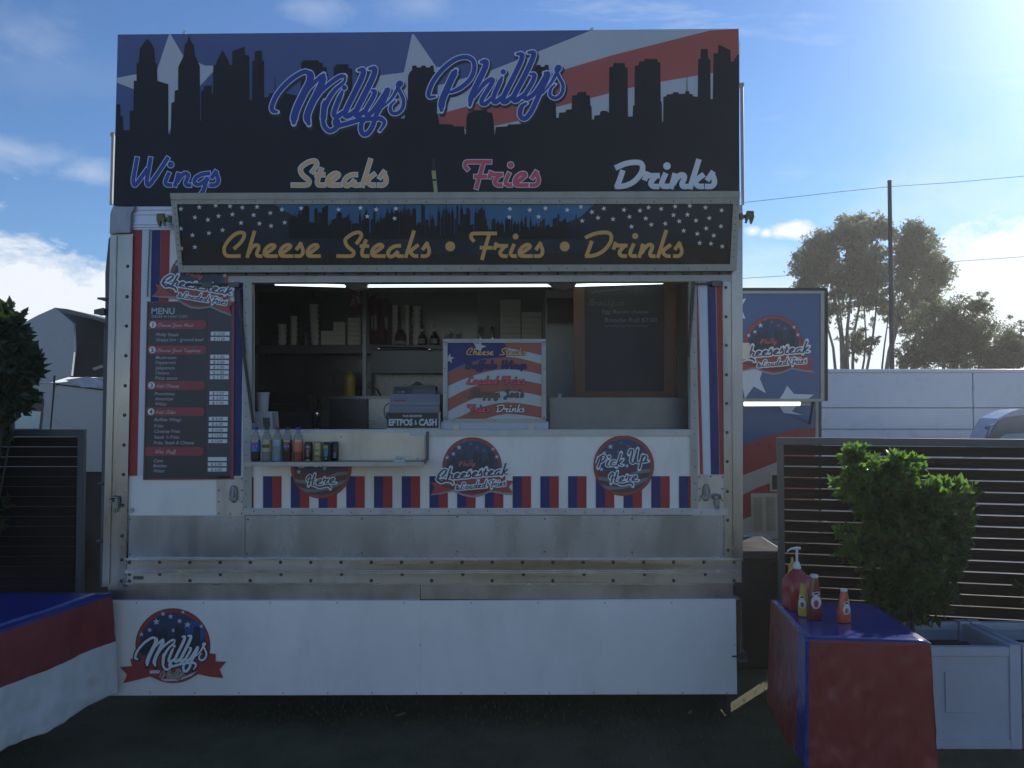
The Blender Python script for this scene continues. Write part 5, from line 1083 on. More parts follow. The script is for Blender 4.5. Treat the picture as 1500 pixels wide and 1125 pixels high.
# griddle on left of bench, with lid and utensils
gq = flat(YB - .45)
t = simple('griddle', 'black griddle and hood on the left of the back bench', 'griddle', gq.at(423, 627)); m = MB(); m.prism(gq, [(392, 627), (392, 604), (456, 604), (456, 627)], 0, -.35); m.obj('base', rgd, t, .005)
m = MB(); m.prism(gq, [(391, 603), (391, 579), (397, 575), (447, 577), (452, 580), (452, 603)], 0, -.3); m.obj('hood', black, t, .008)
m = MB(); m.tube([gq.at(394, 592, .03), gq.at(449, 593, .03)], .008); m.obj('handle', darkmetal, t)
t = simple('salt_shaker', 'small chrome shaker glinting on the dark bench', 'shaker', flat(D + .7).at(464.5, 627)); c = flat(D + .7).at(464.5, 627); m = MB(); m.lathe(c, [(.016, 0), (.016, .08), (.02, .085), (.018, .115), (.006, .125)], 12); m.obj('body', MATS['chrome'], t, smooth=True)
# napkin holder and cups at left end of counter
Nq = flat(D + .12)
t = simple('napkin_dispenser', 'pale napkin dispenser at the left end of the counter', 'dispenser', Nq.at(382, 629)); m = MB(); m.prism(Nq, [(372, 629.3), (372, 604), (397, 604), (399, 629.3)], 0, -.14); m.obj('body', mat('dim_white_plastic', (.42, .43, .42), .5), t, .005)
m = MB(); m.prism(Nq, [(385, 612), (395, 612), (396, 626), (386, 626)], .003, -.001); m.obj('window', rgd, t)
t = simple('paper_towel_roll', 'white paper cup stack standing on the napkin dispenser', 'cup stack', Nq.at(380, 603.6)); c = Nq.at(380, 603.6) + Vector((0, .07, 0)); m = MB(); m.lathe(c, [(.037, 0), (.044, .12), (.047, .122), (.047, .135)], 18); m.obj('cup', MATS['dim_white_plastic'], t, smooth=True); t.name = 'paper_cup_stack'
m = MB(); m.lathe(c, [(.044, .1352), (.03, .16), (.012, .18)], 14); m.obj('lid', cleartop, t, smooth=True)
# fridge
FY = D + 1.35; fq = flat(FY)
t = simple('fridge', 'white upright fridge with a dark upper window beside the chalkboard', 'fridge', fq.at(822, 640)); xa = fq.at(799, 500).x; xb = fq.at(850, 500).x
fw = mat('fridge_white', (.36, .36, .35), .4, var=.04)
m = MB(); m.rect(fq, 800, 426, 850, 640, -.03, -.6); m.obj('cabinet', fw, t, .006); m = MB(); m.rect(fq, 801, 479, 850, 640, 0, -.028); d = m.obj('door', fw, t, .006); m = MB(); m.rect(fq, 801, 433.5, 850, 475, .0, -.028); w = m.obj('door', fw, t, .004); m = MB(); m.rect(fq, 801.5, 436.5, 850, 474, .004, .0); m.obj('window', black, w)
t = simple('condiment_pot', 'tiny clear pot at the edge of the steel upstand', 'pot', flat(D + .32).at(819, 583)); c = flat(D + .31).at(819, 583.0) + Vector((0, .0, 0)); m = MB(); m.lathe(c, [(.014, 0), (.018, .03)], 12); m.obj('pot', MATS['dim_white_plastic'], t)
# plastic bag on the back bench behind the register
t = simple('plastic_bag', 'crumpled dim plastic bag above the cash register', 'bag', bq.at(608, 585)); random.seed(4); m = MB(); c = bq.at(612, 583)
prof_ = [(.09, 0), (.11, .04), (.09, .09), (.04, .12), (.02, .14)]; m.lathe(c, prof_, 14); m.v = [(a + random.uniform(-.014, .014), b_ + random.uniform(-.014, .014), c_ + random.uniform(-.01, .01)) for a, b_, c_ in m.v]; m.obj('bag', mat('bag_plastic', (.16, .17, .16), .35), t, smooth=True)
m = MB(); m.rect(bq, 585, 584, 650, 627, -.02, -.34); tag(m.obj('bain_marie', MATS['mid_steel_cabinet'], None, .006), 'steel bain marie box behind the cash register', 'food warmer')

# ------------------------------------------------------------------ cloth covered tables
def sub(a, b, t): return a + (b - a) * t
def cloth(name, lab, corners, zt, zbots, flare, bands, seed, sides, nseg=70, nh=44, mats=None, wr=.012, parent=None, topmat=0):
    """corners of the top in order; hanging sides listed by edge index; every side is wrinkled"""
    random.seed(seed); m = MB(); 
    from mathutils import noise
    C = [Vector((x, y, zt)) for x, y in corners]; n = len(C); cen = sum(C, Vector()) / n
    # top
    N1 = 14; idx = []; vs = []
    for j in range(N1 + 1):
        for i in range(N1 + 1):
            p = sub(sub(C[0], C[1], i / N1), sub(C[3], C[2], i / N1), j / N1); e = min(i, j, N1 - i, N1 - j) / N1
            vs.append(p + Vector((0, 0, (.004 + .004 * noise.noise(p * 6)) if e > 0 else 0)))
    m.cur = topmat; m.add(vs, [(j * (N1 + 1) + i, j * (N1 + 1) + i + 1, (j + 1) * (N1 + 1) + i + 1, (j + 1) * (N1 + 1) + i) for j in range(N1) for i in range(N1)])
    for s in sides:
        A, B = C[s], C[(s + 1) % n]; out = (B - A).cross(Vector((0, 0, 1))).normalized()
        if out.dot((A + B) / 2 - cen) < 0: out.negate()
        along = (B - A).normalized(); vs = []; za, zb = zbots[s]
        ext0 = -.0; ext1 = .0
        for j in range(nh + 1):
            v = j / nh
            for i in range(nseg + 1):
                u = i / nseg; zbm = za + (zb - za) * u + .012 * sin(u * 9 + s * 2) + .010 * noise.noise(Vector((u * 11, s, seed))); z_ = zt + (zbm - zt) * v
                p = sub(A, B, u); p = Vector((p.x, p.y, z_))
                w = noise.noise(Vector((u * 5 + seed, v * 2.4, s * 3.1))) * .6 + .4 * noise.noise(Vector((u * 14, v * 7 + seed, s))) + .16 * (1 - 3 * abs(noise.noise(Vector((u * 5 + v * 4.5, v * 2.6 - u * 2.2, s + seed * 1.7))))) - .05 * (1 - 3 * abs(noise.noise(Vector((u * 16 - v * 5, v * 11 + u * 6, s + seed)))))
                fold = .35 * sin(u * 7 + seed + v * 1.5)
                corner = 1 - min(u, 1 - u) * 2
                p += out * (flare * v + wr * v ** .5 * (w * 1.8 + fold)) + along * ((u - .5) * 2 * flare * v * (abs(u - .5) * 2) ** 2)
                if v == 0: p += out * .002
                vs.append(p)
        fs = []; 
        for j in range(nh):
            for i in range(nseg):
                m.add([], []) if False else None
        b0 = len(m.v); m.v += [tuple(q) for q in vs]
        for j in range(nh):
            for i in range(nseg):
                m.f.append((b0 + j * (nseg + 1) + i, b0 + j * (nseg + 1) + i + 1, b0 + (j + 1) * (nseg + 1) + i + 1, b0 + (j + 1) * (nseg + 1) + i)); m.m.append(bands(s, (i + .5) / nseg, (j + .5) / nh))
    o = m.obj(name, mats, None, smooth=True)
    sm = o.modifiers.new('thick', 'SOLIDIFY'); sm.thickness = .0025; sm.offset = 0
    return tag(o, lab, 'tablecloth')
def table(lab, corners, zt, cover):
    cx = sum(c[0] for c in corners) / 4; cy = sum(c[1] for c in corners) / 4
    t = thing('trestle_table', lab, 'table', (cx, cy, 0)); m = MB()
    ins = [(cx + (x - cx) * .985, cy + (y - cy) * .985) for x, y in corners]
    m.hexa([(x, y, zt - .035) for x, y in ins], [(x, y, zt - .003) for x, y in ins]); m.obj('tabletop', planterm, t)
    for x, y in corners:
        m = MB(); X = cx + (x - cx) * .3; Y = cy + (y - cy) * .3; m.tube([(X, Y, 0), (X, Y, zt - .035)], .016); m.obj('leg', gmetal, t)
ZTB = .90
def top_at(px, py): d = ray(px, py); return Vector((0, 0, CAMZ)) + d * ((ZTB - CAMZ) / d.z)
a = top_at(1129, 878); b = top_at(1181, 936.5); c_ = top_at(1363, 942); d_ = top_at(1276, 884)
RC = [(a.x, a.y), (b.x, b.y), (c_.x, c_.y), (d_.x, d_.y)]
table('trestle table hidden under the red and blue plastic cloth', RC, ZTB, None)
def rb(s, u, v):
    if s == 0: return 1 if u > .82 + .0 * v else 0          # left side: blue fold by the front corner
    if s == 1: return 1 if (u < .03) else 0
    return 0
rc = cloth('tablecloth', 'red and blue plastic tablecloth over the right hand sauce table', RC, ZTB, {0: (.26, .24), 1: (.24, .22), 2: (.26, .26), 3: (.3, .3)}, .022, rb, 3, (0, 1, 2, 3), mats=[clothr, clothb], topmat=1, wr=.009)
# left table
p0 = top_at(164, 868); p1 = top_at(-2, 922)
ex = (p1 - p0); xdir = Vector((-1, .02, 0)); p1 = p0 + ex * 1.12
LC = [(p0.x, p0.y), (p1.x, p1.y), (p1.x - 1.3, p1.y), (p0.x - 1.3, p0.y)]
table('trestle table hidden under the blue, red and white plastic cloth', LC, ZTB, None)
lc = cloth('tablecloth', 'blue topped plastic tablecloth with red and white bands at the left edge', LC, ZTB, {0: (.25, .25), 1: (.25, .25), 2: (.25, .25), 3: (.25, .25)}, .035, lambda s, u, v: (0 if v < .03 else (1 if v < .485 else 2)), 8, (0, 1, 2, 3), mats=[clothb, clothr, clothw], topmat=0, wr=.013, nh=62, nseg=90)

# sauce bottles
def tt(px, py): return top_at(px, py) + Vector((0, 0, .010))
def put(px, py): p = tt(px, py); return p
# ketchup jug
c = put(1168, 893); t = thing('ketchup_jug', 'big red ketchup jug with white pump at the left of the sauce table', 'sauce jug', tuple(c)); S = 1.0
m = MB(); hw, hd = .072, .055
def rrect(mb, c, levels, seg=5, rot=.25):
    rings = []
    for (w, d, z, r) in levels:
        ring = []
        for (sx_, sy_, a0) in ((1, 1, 0), (-1, 1, pi / 2), (-1, -1, pi), (1, -1, 3 * pi / 2)):
            for k in range(seg):
                a_ = a0 + k / (seg - 1) * pi / 2; x = sx_ * (w - r) + r * cos(a_); y = sy_ * (d - r) + r * sin(a_)
                ring.append(Vector((c[0] + x * cos(rot) - y * sin(rot), c[1] + x * sin(rot) + y * cos(rot), c[2] + z)))
        rings.append(ring)
    n = len(rings[0]); vs = [q for r_ in rings for q in r_]
    mb.add(vs, [(i * n + k, i * n + (k + 1) % n, (i + 1) * n + (k + 1) % n, (i + 1) * n + k) for i in range(len(rings) - 1) for k in range(n)] + [tuple(range(n - 1, -1, -1)), tuple((len(rings) - 1) * n + k for k in range(n))])
rrect(m, c, [(.066, .058, 0, .02), (.072, .062, .01, .022), (.072, .062, .16, .024), (.060, .052, .185, .026), (.026, .026, .225, .02), (.021, .021, .232, .018)]); m.obj('jug', ketch, t, smooth=True)
m = MB(); m.lathe(c, [(.0225, .2322), (.023, .24), (.022, .250), (.015, .262), (.013, .272)], 16); m.lathe(c, [(.0075, .2722), (.0075, .345)], 10); p = m.obj('pump', capw, t, smooth=True)
m = MB(); top = c + Vector((0, 0, .352)); m.tube([top + Vector((.022, .0, .0)), top, top + Vector((-.035, -.005, -.002)), top + Vector((-.055, -.008, -.012)), top + Vector((-.058, -.008, -.02))], [.008, .010, .006, .0045, .004]); m.obj('nozzle', capw, p, smooth=True)
# yellow bottle behind it
c = put(1161, 884) ; t = thing('mustard_bottle', 'yellow mustard bottle with pointed nozzle behind the ketchup jug', 'sauce bottle', tuple(c)); m = MB()
rrect(m, c, [(.03, .03, 0, .02), (.034, .034, .01, .022), (.034, .034, .14, .022), (.022, .022, .19, .018)]); m.obj('bottle', must, t, smooth=True)
m = MB(); m.lathe(c, [(.024, .1902), (.024, .215), (.016, .225), (.009, .24), (.005, .27)], 12); m.tube([c + Vector((-.02, 0, .20)), c + Vector((-.024, 0, .228))], .005); m.obj('nozzle', must, t, smooth=True)
def sauce(px, py, h, w, mt, capm, lab, badge_c, rot=.2, side=True):
    c = put(px, py); t = thing('sauce_bottle', lab, 'sauce bottle', tuple(c), 'sauce bottles on the right hand table'); m = MB(); d = w * .62
    rrect(m, c, [(w * .92, d * .92, 0, d * .7), (w, d, .008, d * .8), (w, d, h * .28, d * .8), (w * .82, d * .9, h * .6, d * .8), (w * .55, d * .8, h * .85, d * .7), (w * .46, w * .46, h * .93, w * .44)], rot=rot); m.obj('bottle', mt, t, smooth=True)
    m = MB(); m.lathe(c, [(w * .5, h * .931), (w * .52, h * .94), (w * .52, h * .99), (w * .46, h)], 14); m.obj('cap', capm, t, smooth=True)
    ex_ = Vector((cos(rot), sin(rot), 0)); ey = Vector((-sin(rot), cos(rot), 0))
    m = MB(); 
    bd_ = d * 1.0 + .0015
    def face(cx_, cz_, rx, rz, off, seg=18): 
        vs = [c + ex_ * (cx_) + Vector((0, 0, cz_)) - ey * (bd_ + off)] + [c + ex_ * (cx_ + rx * cos(2 * pi * i / seg)) + Vector((0, 0, cz_ + rz * sin(2 * pi * i / seg))) - ey * (bd_ + off) for i in range(seg)]
        return vs, [(0, 1 + i, 1 + (i + 1) % seg) for i in range(seg)]
    m.add(*face(-w * .1, h * .40, w * .72, h * .155, 0)); m.obj('label_disc', pw, t)
    m = MB(); m.add(*face(-w * .1, h * .36, w * .36, h * .085, .001)); m.obj('print', badge_c, t)
    m = MB(); q0 = c + ex_ * (-w * .1) + Vector((0, 0, h * .58)) - ey * (bd_ + .0005); m.add([q0 + ex_ * (-w * .55) + Vector((0, 0, -.008)), q0 + ex_ * (w * .5) + Vector((0, 0, -.005)), q0 + ex_ * (w * .45) + Vector((0, 0, .014)), q0 + ex_ * (-w * .5) + Vector((0, 0, .010))], [(0, 1, 2, 3)]); m.obj('label_strip', pw, t)
    m = MB(); q0 = q0 - ey * .001; m.add([q0 + ex_ * (-w * .35) + Vector((0, 0, -.003)), q0 + ex_ * (w * .35) + Vector((0, 0, -.001)), q0 + ex_ * (w * .33) + Vector((0, 0, .009)), q0 + ex_ * (-w * .33) + Vector((0, 0, .007))], [(0, 1, 2, 3)]); m.obj('print', black, t)
sauce(1177, 904.5, .182, .029, must, must, 'short yellow mustard bottle standing against the brown sauce bottle', mat('print_olive', (.12, .12, .05), .5), -.5)
sauce(1193.5, 909, .248, .041, bbq, capw, 'tallest dark red sauce bottle with white cap and round tomato label', pr, .1)
sauce(1236.5, 913.5, .182, .037, orange, capw, 'orange chilli sauce bottle standing alone on the blue table top', mat('print_chilli', (.25, .16, .08), .5), .35)

# ------------------------------------------------------------------ timber slat screens
def screen(lab, A, B, ztop, zbot, pitch, hs, posts, seed, post_w=.05):
    A = Vector((*A, 0)); B = Vector((*B, 0)); d = (B - A).normalized(); nrm = Vector((d.y, -d.x, 0))
    if nrm.y > 0: nrm.negate()
    t = thing('slat_screen', lab, 'fence', tuple(A)); Lh = (B - A).length
    def bar(s0, s1, z0, z1, o0, o1):
        m = MB(); q = [A + d * s0, A + d * s1]
        m.hexa([q[0] + nrm * o0 + Vector((0, 0, z0)), q[1] + nrm * o0 + Vector((0, 0, z0)), q[1] + nrm * o0 + Vector((0, 0, z1)), q[0] + nrm * o0 + Vector((0, 0, z1))], [q[0] + nrm * o1 + Vector((0, 0, z0)), q[1] + nrm * o1 + Vector((0, 0, z0)), q[1] + nrm * o1 + Vector((0, 0, z1)), q[0] + nrm * o1 + Vector((0, 0, z1))]); return m
    random.seed(seed); z = ztop - .06 - hs
    while z > zbot:
        bar(post_w * .9, Lh - post_w * .9, z + random.uniform(-.0015, .0015), z + hs, .012, -.008).obj('slat', wood_dark, t); z -= pitch
    bar(0, Lh, ztop - .055, ztop, .022, -.022).obj('top_rail', gmetal, t, .003, bseg=1)
    for s in posts: bar(s, s + post_w, 0, ztop - .056, .020, -.022).obj('post', gmetal, t, .003, bseg=1)
    for s in [i * 0 + Lh * .30 for i in (0,)]: bar(s, s + .035, .02, ztop - .06, -.010, -.04).obj('brace', gmetal, t)
    return t
SYL, SYR = 6.2, 5.72
fa = flat(SYL).at(1138, 646); fb = flat(SYR).at(1600, 650)
ftop = flat(SYL).at(1140, 640.5).z
screen('dark timber slat screen in a grey frame behind the right hand bush', (fa.x, SYL), (fb.x, SYR), ftop, .08, .0825, .0735, (0, 2.05), 2)
ga = flat(6.25).at(-160, 640); gb_ = flat(6.25).at(125, 640)
screen('dark timber slat screen in a grey frame behind the left hand table', (ga.x, 6.25), (gb_.x, 6.25), flat(6.25).at(100, 629).z, .08, .0765, .0715, (0, (gb_.x - ga.x) - .05), 4)

# ------------------------------------------------------------------ bushes
def leafbush(name, lab, base, lobes, n, lsize, mt, seed, stems=5, trunk_h=.35):
    t = thing(name, lab, 'bush', tuple(base)); random.seed(seed); m = MB()
    base = Vector(base); tot = sum(r[3] for r in lobes)
    for (cx, cy, cz, w, rx, ry, rz) in lobes:
        C = Vector((cx, cy, cz)); k = int(n * w / tot)
        for i in range(k):
            if i % 9 == 0:
                u = Vector((random.gauss(0, 1), random.gauss(0, 1), random.gauss(0, 1))).normalized(); rr = random.random() ** .3 * random.uniform(.78, 1.13)
                p0 = C + Vector((u.x * rx, u.y * ry, u.z * rz)) * rr; ax = (u * .9 + Vector((random.uniform(-.4, .4), random.uniform(-.4, .4), random.uniform(.3, 1.2)))).normalized()
            if p0.z < base.z + .05: continue
            d = (ax * random.uniform(.2, 1.0) + Vector((random.gauss(0, .55), random.gauss(0, .55), random.gauss(0, .55)))).normalized(); p = p0 - ax * random.uniform(0, .05)
            s = lsize * random.uniform(.6, 1.2); side = d.cross(Vector((random.uniform(-1, 1), random.uniform(-1, 1), random.uniform(-1, 1)))).normalized(); nn = d.cross(side)
            wv = side * s * .30; f = nn * s * .05
            m.add([p, p + d * s * .35 + wv - f, p + d * s, p + d * s * .35 - wv - f, p + d * s * .4 + f], [(0, 1, 4), (1, 2, 4), (2, 3, 4), (3, 0, 4)])
    m.obj('foliage', mt, t)
    for i in range(stems):
        L0 = random.choice(lobes); m = MB(); e = Vector((L0[0] + random.uniform(-.5, .5) * L0[4], L0[1] + random.uniform(-.4, .4) * L0[5], L0[2] + random.uniform(0, .6) * L0[6]))
        b0 = base + Vector((random.uniform(-.05, .05), random.uniform(-.04, .04), 0)); mid = (b0 + e) / 2 + Vector((random.uniform(-.05, .05), random.uniform(-.05, .05), 0))
        m.tube([b0, mid, e], [.012, .008, .003], 6); m.obj('stem', bark, t)
    return t
YBU = 5.45; bq_ = flat(YBU)
def lobe(px, py, rx, rz, w, ry=None, Y=YBU, dy=0): p = flat(Y).at(px, py); s = (Y) / F; return (p.x, p.y + dy, p.z, w, rx * s, (ry or rx) * s, rz * s)
pbush = bq_.at(1325, 925)
leafbush('planter_bush', 'leafy green bush with bright sunlit tips growing in the white planter', (pbush.x, YBU, .50),
    [lobe(1275, 712, 52, 54, 1.2), lobe(1318, 690, 34, 32, .4), lobe(1365, 745, 58, 50, 1.2), lobe(1312, 800, 80, 64, 1.8), lobe(1385, 795, 36, 50, .5), lobe(1330, 868, 66, 50, 1.1, 50), lobe(1250, 664, 20, 16, .2), lobe(1402, 722, 26, 24, .3)], 10500, .062, leaf_bush, 21)
leafbush('planter_bush', 'dark bush spilling over the slat screen at the left edge', (flat(6.0).at(-30, 800).x, 5.95, .3),
    [lobe(0, 500, 38, 55, 1, 60, 5.95), lobe(4, 575, 40, 42, 1, 60, 5.95), lobe(-45, 640, 52, 90, 1, 60, 5.95), lobe(-60, 760, 60, 80, .8, 60, 5.95), lobe(25, 530, 26, 28, .5, 60, 5.95)], 6500, .085, leaf_dark, 22)
leafbush('planter_bush', 'small leafy shrub tip poking in at the right edge beside the screen', (flat(5.5).at(1560, 900).x, 5.5, .45), [lobe(1575, 790, 60, 60, 1, 40), lobe(1548, 850, 50, 60, .8, 40)], 2600, .07, leaf_bush, 25, 3)

# ------------------------------------------------------------------ white planter boxes
def planter(x0, x1, y0, y1, h, lab, soilz=.40):
    t = thing('planter_box', lab, 'planter', ((x0 + x1) / 2, (y0 + y1) / 2, 0), 'white timber planter boxes'); pw_ = .07
    for (x, y) in ((x0, y0), (x1 - pw_, y0), (x0, y1 - pw_), (x1 - pw_, y1 - pw_)):
        m = MB(); m.box(x, x + pw_, y, y + pw_, 0, h + .012); m.obj('post', planterm, t, .003, bseg=1)
    for (a, b, c, d) in ((x0 + pw_, x1 - pw_, y0 + .012, y0 + .035), (x0 + pw_, x1 - pw_, y1 - .035, y1 - .012), (x0 + .012, x0 + .035, y0 + pw_, y1 - pw_), (x1 - .035, x1 - .012, y0 + pw_, y1 - pw_)):
        m = MB(); m.box(a, b, c, d, .06, h - .055); m.obj('panel', planterm, t)
    for (a, b, c, d) in ((x0 + pw_, x1 - pw_, y0 + .002, y0 + .050), (x0 + pw_, x1 - pw_, y1 - .05, y1 - .002), (x0 + .002, x0 + .05, y0 + pw_, y1 - pw_), (x1 - .05, x1 - .002, y0 + pw_, y1 - pw_)):
        m = MB(); m.box(a, b, c, d, h - .055, h); m.obj('rim', planterm, t, .003, bseg=1)
        m = MB(); m.box(a, b, c, d, .0, .06); m.obj('base_rail', planterm, t, .003, bseg=1)
    cx = (x0 + x1) / 2 - .03
    m = MB(); m.box(cx - .10, cx + .09, y0 + .004, y0 + .0118, h * .36, h * .76); m.obj('raised_square', planterm, t, .002, bseg=1)
    m = MB(); m.box(x0 + .036, x1 - .036, y0 + .036, y1 - .036, soilz - .03, soilz); m.obj('soil', soil, t)
    return t
pz = .62; a = flat(5.0).at(1352, 1092); b = flat(5.0).at(1498, 1092)
planter(a.x - .06, b.x, 5.0, 5.62, pz, 'white timber planter box holding the large bush right of the sauce table', .50)
planter(b.x + .012, b.x + .75, 5.0, 5.62, pz, 'second white timber planter box cut off by the right edge', .50)

# ------------------------------------------------------------------ blue trailer behind
TY = 8.3; TP = flat(TY); HY = 7.5; HT = flat(HY)
tx0 = TP.at(1030, 600).x; tx1 = TP.at(1200.5, 600).x
tr = thing('food_trailer', 'blue food trailer with red and white waves and raised star hatch behind the truck', 'trailer', ((tx0 + tx1) / 2, TY + .8, 0))
tblue = mat('trailer_blue', (.03, .10, .25), .3, var=.12, scale=1.5, coat=.2); tred = mat('trailer_red', (.30, .035, .04), .3, var=.1); twhite = mat('trailer_cream', (.40, .38, .33), .35, var=.06)
zb_ = TP.at(1100, 785).z; zt_ = TP.at(1100, 440).z
m = MB(); m.box(tx0, tx1, TY, TY + 1.7, zb_, zt_); m.obj('body', tblue, tr)
def tp(name, pts, mt, f, bk=None, par=None, pl=TP): m = MB(); m.prism(pl, pts, f, bk); return m.obj(name, mt, par or tr)
tp('wave', [(1040, 668), (1085, 655), (1120, 640), (1160, 630), (1194, 627), (1194, 668), (1150, 672), (1110, 688), (1086, 697), (1040, 715)], tred, .003)
tp('wave', [(1040, 715), (1086, 697), (1110, 688), (1150, 672), (1194, 668), (1194, 690), (1150, 700), (1110, 714), (1086, 726), (1040, 750)], twhite, .0035)
tp('wave', [(1040, 750), (1086, 726), (1110, 714), (1150, 700), (1194, 690), (1194, 735), (1150, 742), (1110, 752), (1086, 762), (1040, 785)], tred, .004)
tp('wave', [(1040, 785), (1086, 762), (1110, 752), (1150, 742), (1194, 735), (1194, 784), (1040, 785)], twhite, .0045)
tp('star', [(1140, 592), (1148, 605), (1177, 608), (1160, 603), (1169, 591)], whitev, .003)
tp('edge_trim', [(1194.5, 588), (1199, 588), (1199, 785), (1194.5, 785)], frame_m, .012, -.02); tp('corner_post', [(1199.2, 588), (1203.5, 588), (1203.5, 785), (1199.2, 785)], gmetal, .008, -.05)
tp('base_rail', [(1030, 785), (1200, 784), (1200, 789), (1030, 790)], mat('pale_rail', (.4, .38, .32), .5), .02, -.05)
# vents
v = tp('vent_panel', [(1100, 722.5), (1141, 722.5), (1141, 781), (1101.5, 781)], mat('vent_cream', (.48, .40, .28), .5), .010, .004)
for k in range(2):
    for j in range(20):
        y = 728.5 + j * 2.5; x0 = 1103.5 + k * 19 + j * .06; m = MB(); m.prism(TP, [(x0, y), (x0 + 12.5, y), (x0 + 12.5, y + 1.3), (x0, y + 1.3)], .022, .010); m.obj('louvre', mat('louvre_grey', (.30, .28, .23), .5), v)
w = tp('window', [(1128, 692), (1146, 692), (1146, 720), (1128, 720)], MATS['vent_cream'], .012, .005); tp('pane', [(1131, 696), (1144, 696), (1144, 717), (1131, 717)], glassd, .014, .0121, w)
# hatch with mural
h = tp('hatch', [(1030, 427), (1207, 427), (1207, 583), (1030, 583)], tblue, .0, -.03, None, HT)
for pts in ([(1030, 421.5), (1212.5, 421.5), (1212.5, 425.8), (1030, 425.8)], [(1208.3, 426), (1212.8, 426), (1212.8, 587.5), (1208.3, 587.5)]): tp('hatch_border', pts, mat('border_dark', (.05, .055, .05), .6), .01, -.05, h, HT)
for pts in ([(1030, 426), (1208, 426), (1208, 430), (1030, 430)], [(1202.5, 430.2), (1207.8, 430.2), (1207.8, 584), (1202.5, 584)], [(1030, 583.5), (1208, 584.2), (1208, 588), (1030, 587.5)]): tp('hatch_frame', pts, frame_m, .014, -.04, h, HT)
cheese_logo(h, HT, 1133, 505, 43, .002)
tp('star', [(1078, 441), (1093, 437), (1085.5, 450.5), (1092, 467), (1076, 463)], whitev, .003, None, h, HT)
tp('star', [(1084, 540), (1118, 541), (1113, 555), (1122, 576), (1104, 566), (1091, 584), (1088, 568), (1080, 560)], whitev, .003, None, h, HT)
tp('star', [(1153, 565), (1163, 577), (1192, 578), (1184, 584), (1142, 584), (1147, 577)], whitev, .003, None, h, HT)
m = MB(); lz = HT.at(1100, 591); m.tube([HT.at(1090, 591.5, -.05), HT.at(1172, 591, -.05)], .022, 10); lt = m.obj('light_tube', mat('trailer_tube_lit', (.9, .95, .9), .3, emit=((.98, 1.0, .92), 1.3)), tr, smooth=True)
m = MB(); m.rect(HT, 1172.5, 588.5, 1187, 594, -.03, -.07); m.rect(HT, 1080, 587, 1205, 588.6, -.02, -.10); m.obj('light_fitting', frame_m, lt)
for x in (1192,):
    m = MB(); m.tube([HT.at(x, 586, -.04), TP.at(x - 6, 620)], .012); m.obj('gas_strut', gmetal, tr)
# under body: tow frame, wheel
m = MB(); q = flat(7.7)
m.prism(q, [(1080, 790), (1100, 792), (1140, 826), (1140, 845), (1118, 846), (1080, 822)], 0, -.5); m.obj('drawbar', darkmetal, tr, .01)
m = MB(); m.prism(q, [(1092, 791), (1138, 793), (1138, 822), (1120, 812)], -.02, -.45); m.obj('mudguard', mat('mudguard_grey', (.34, .36, .33), .45), tr, .01)
m = MB(); m.tube([q.at(1090, 786, .02), q.at(1102, 787, .02), q.at(1106, 792, .02)], .012); m.obj('grab_handle', capw, tr)
m = MB(); m.rect(q, 1132, 812, 1139, 838, .03, -.05); m.obj('rear_lamp', mat('lamp_red', (.3, .02, .03), .3), tr)
for yy in (TY + .3, TY + 1.35):
    mm = MB(); R_ = .33; mm.lathe((0, 0, 0), [(R_ * .6, -.09), (R_, -.08), (R_, .08), (R_ * .6, .09)], 20); X = (tx0 + tx1) / 2 - .2; mm.v = [(X + q_[0], yy + q_[2], R_ + q_[1]) for q_ in mm.v]; wq = mm.obj('wheel', rubber, tr, smooth=True)
m = MB(); m.box(tx0 + .1, tx1 - .1, TY + .1, TY + 1.6, zb_ - .12, zb_); m.obj('chassis', darkmetal, tr)
m = MB(); m.box(tx1 - .16, tx1 - .1, TY + .1, TY + .16, 0, zb_ - .12); m.obj('leg', darkmetal, tr)
# white socket box mounted by the truck's rear edge
m = MB(); q = flat(D + .5); m.prism(q, [(1080, 503), (1097.5, 503), (1097.5, 525), (1080, 526)], 0, -.06); P('side_box', m, mat('side_box_grey', (.42, .44, .42), .5), .004)

# made-up black bin, added to block sun and fill the dark gap
bt = thing('sun_block_bin', 'made-up black bin added to block sun in the gap between the truck and screen', 'bin', (2.11, 6.95, 0))
m = MB(); m.hexa([(1.76, 6.50, 0), (2.16, 6.50, 0), (2.19, 6.47, .88), (1.73, 6.47, .88)], [(1.76, 7.05, 0), (2.16, 7.05, 0), (2.19, 7.08, .88), (1.73, 7.08, .88)]); m.obj('body', rubber, bt, .02)
m = MB(); m.hexa([(1.71, 6.44, .885), (2.21, 6.44, .885), (2.19, 6.48, .95), (1.73, 6.48, .95)], [(1.71, 7.12, .885), (2.21, 7.12, .885), (2.19, 7.08, .97), (1.73, 7.08, .97)]); m.obj('lid', black, bt, .02)
# stone wall behind, low, seen under the trailer
sw = thing('stone_wall', 'low rough stone wall seen under the blue trailer', 'wall', (2.9, 9.9, 0)); random.seed(31); base = None
for r in range(5):
    x = 2.0 + random.uniform(0, .1)
    while x < 6.2:
        w_ = random.uniform(.16, .32); hgt = .13; zz = r * .135; m = MB()
        vs = [(x + random.uniform(0, .015), 9.9 - random.uniform(0, .03), zz + .004), (x + w_ - random.uniform(.008, .02), 9.9 - random.uniform(0, .03), zz + .004), (x + w_ - random.uniform(.008, .03), 9.9 - random.uniform(0, .03), zz + hgt - random.uniform(0, .012)), (x + random.uniform(.005, .025), 9.9 - random.uniform(0, .03), zz + hgt - random.uniform(0, .012))]
        m.hexa(vs, [(a_, 10.2, c_) for a_, b_, c_ in vs]); m.obj('stone', stone_m, sw, .012, bseg=1); x += w_

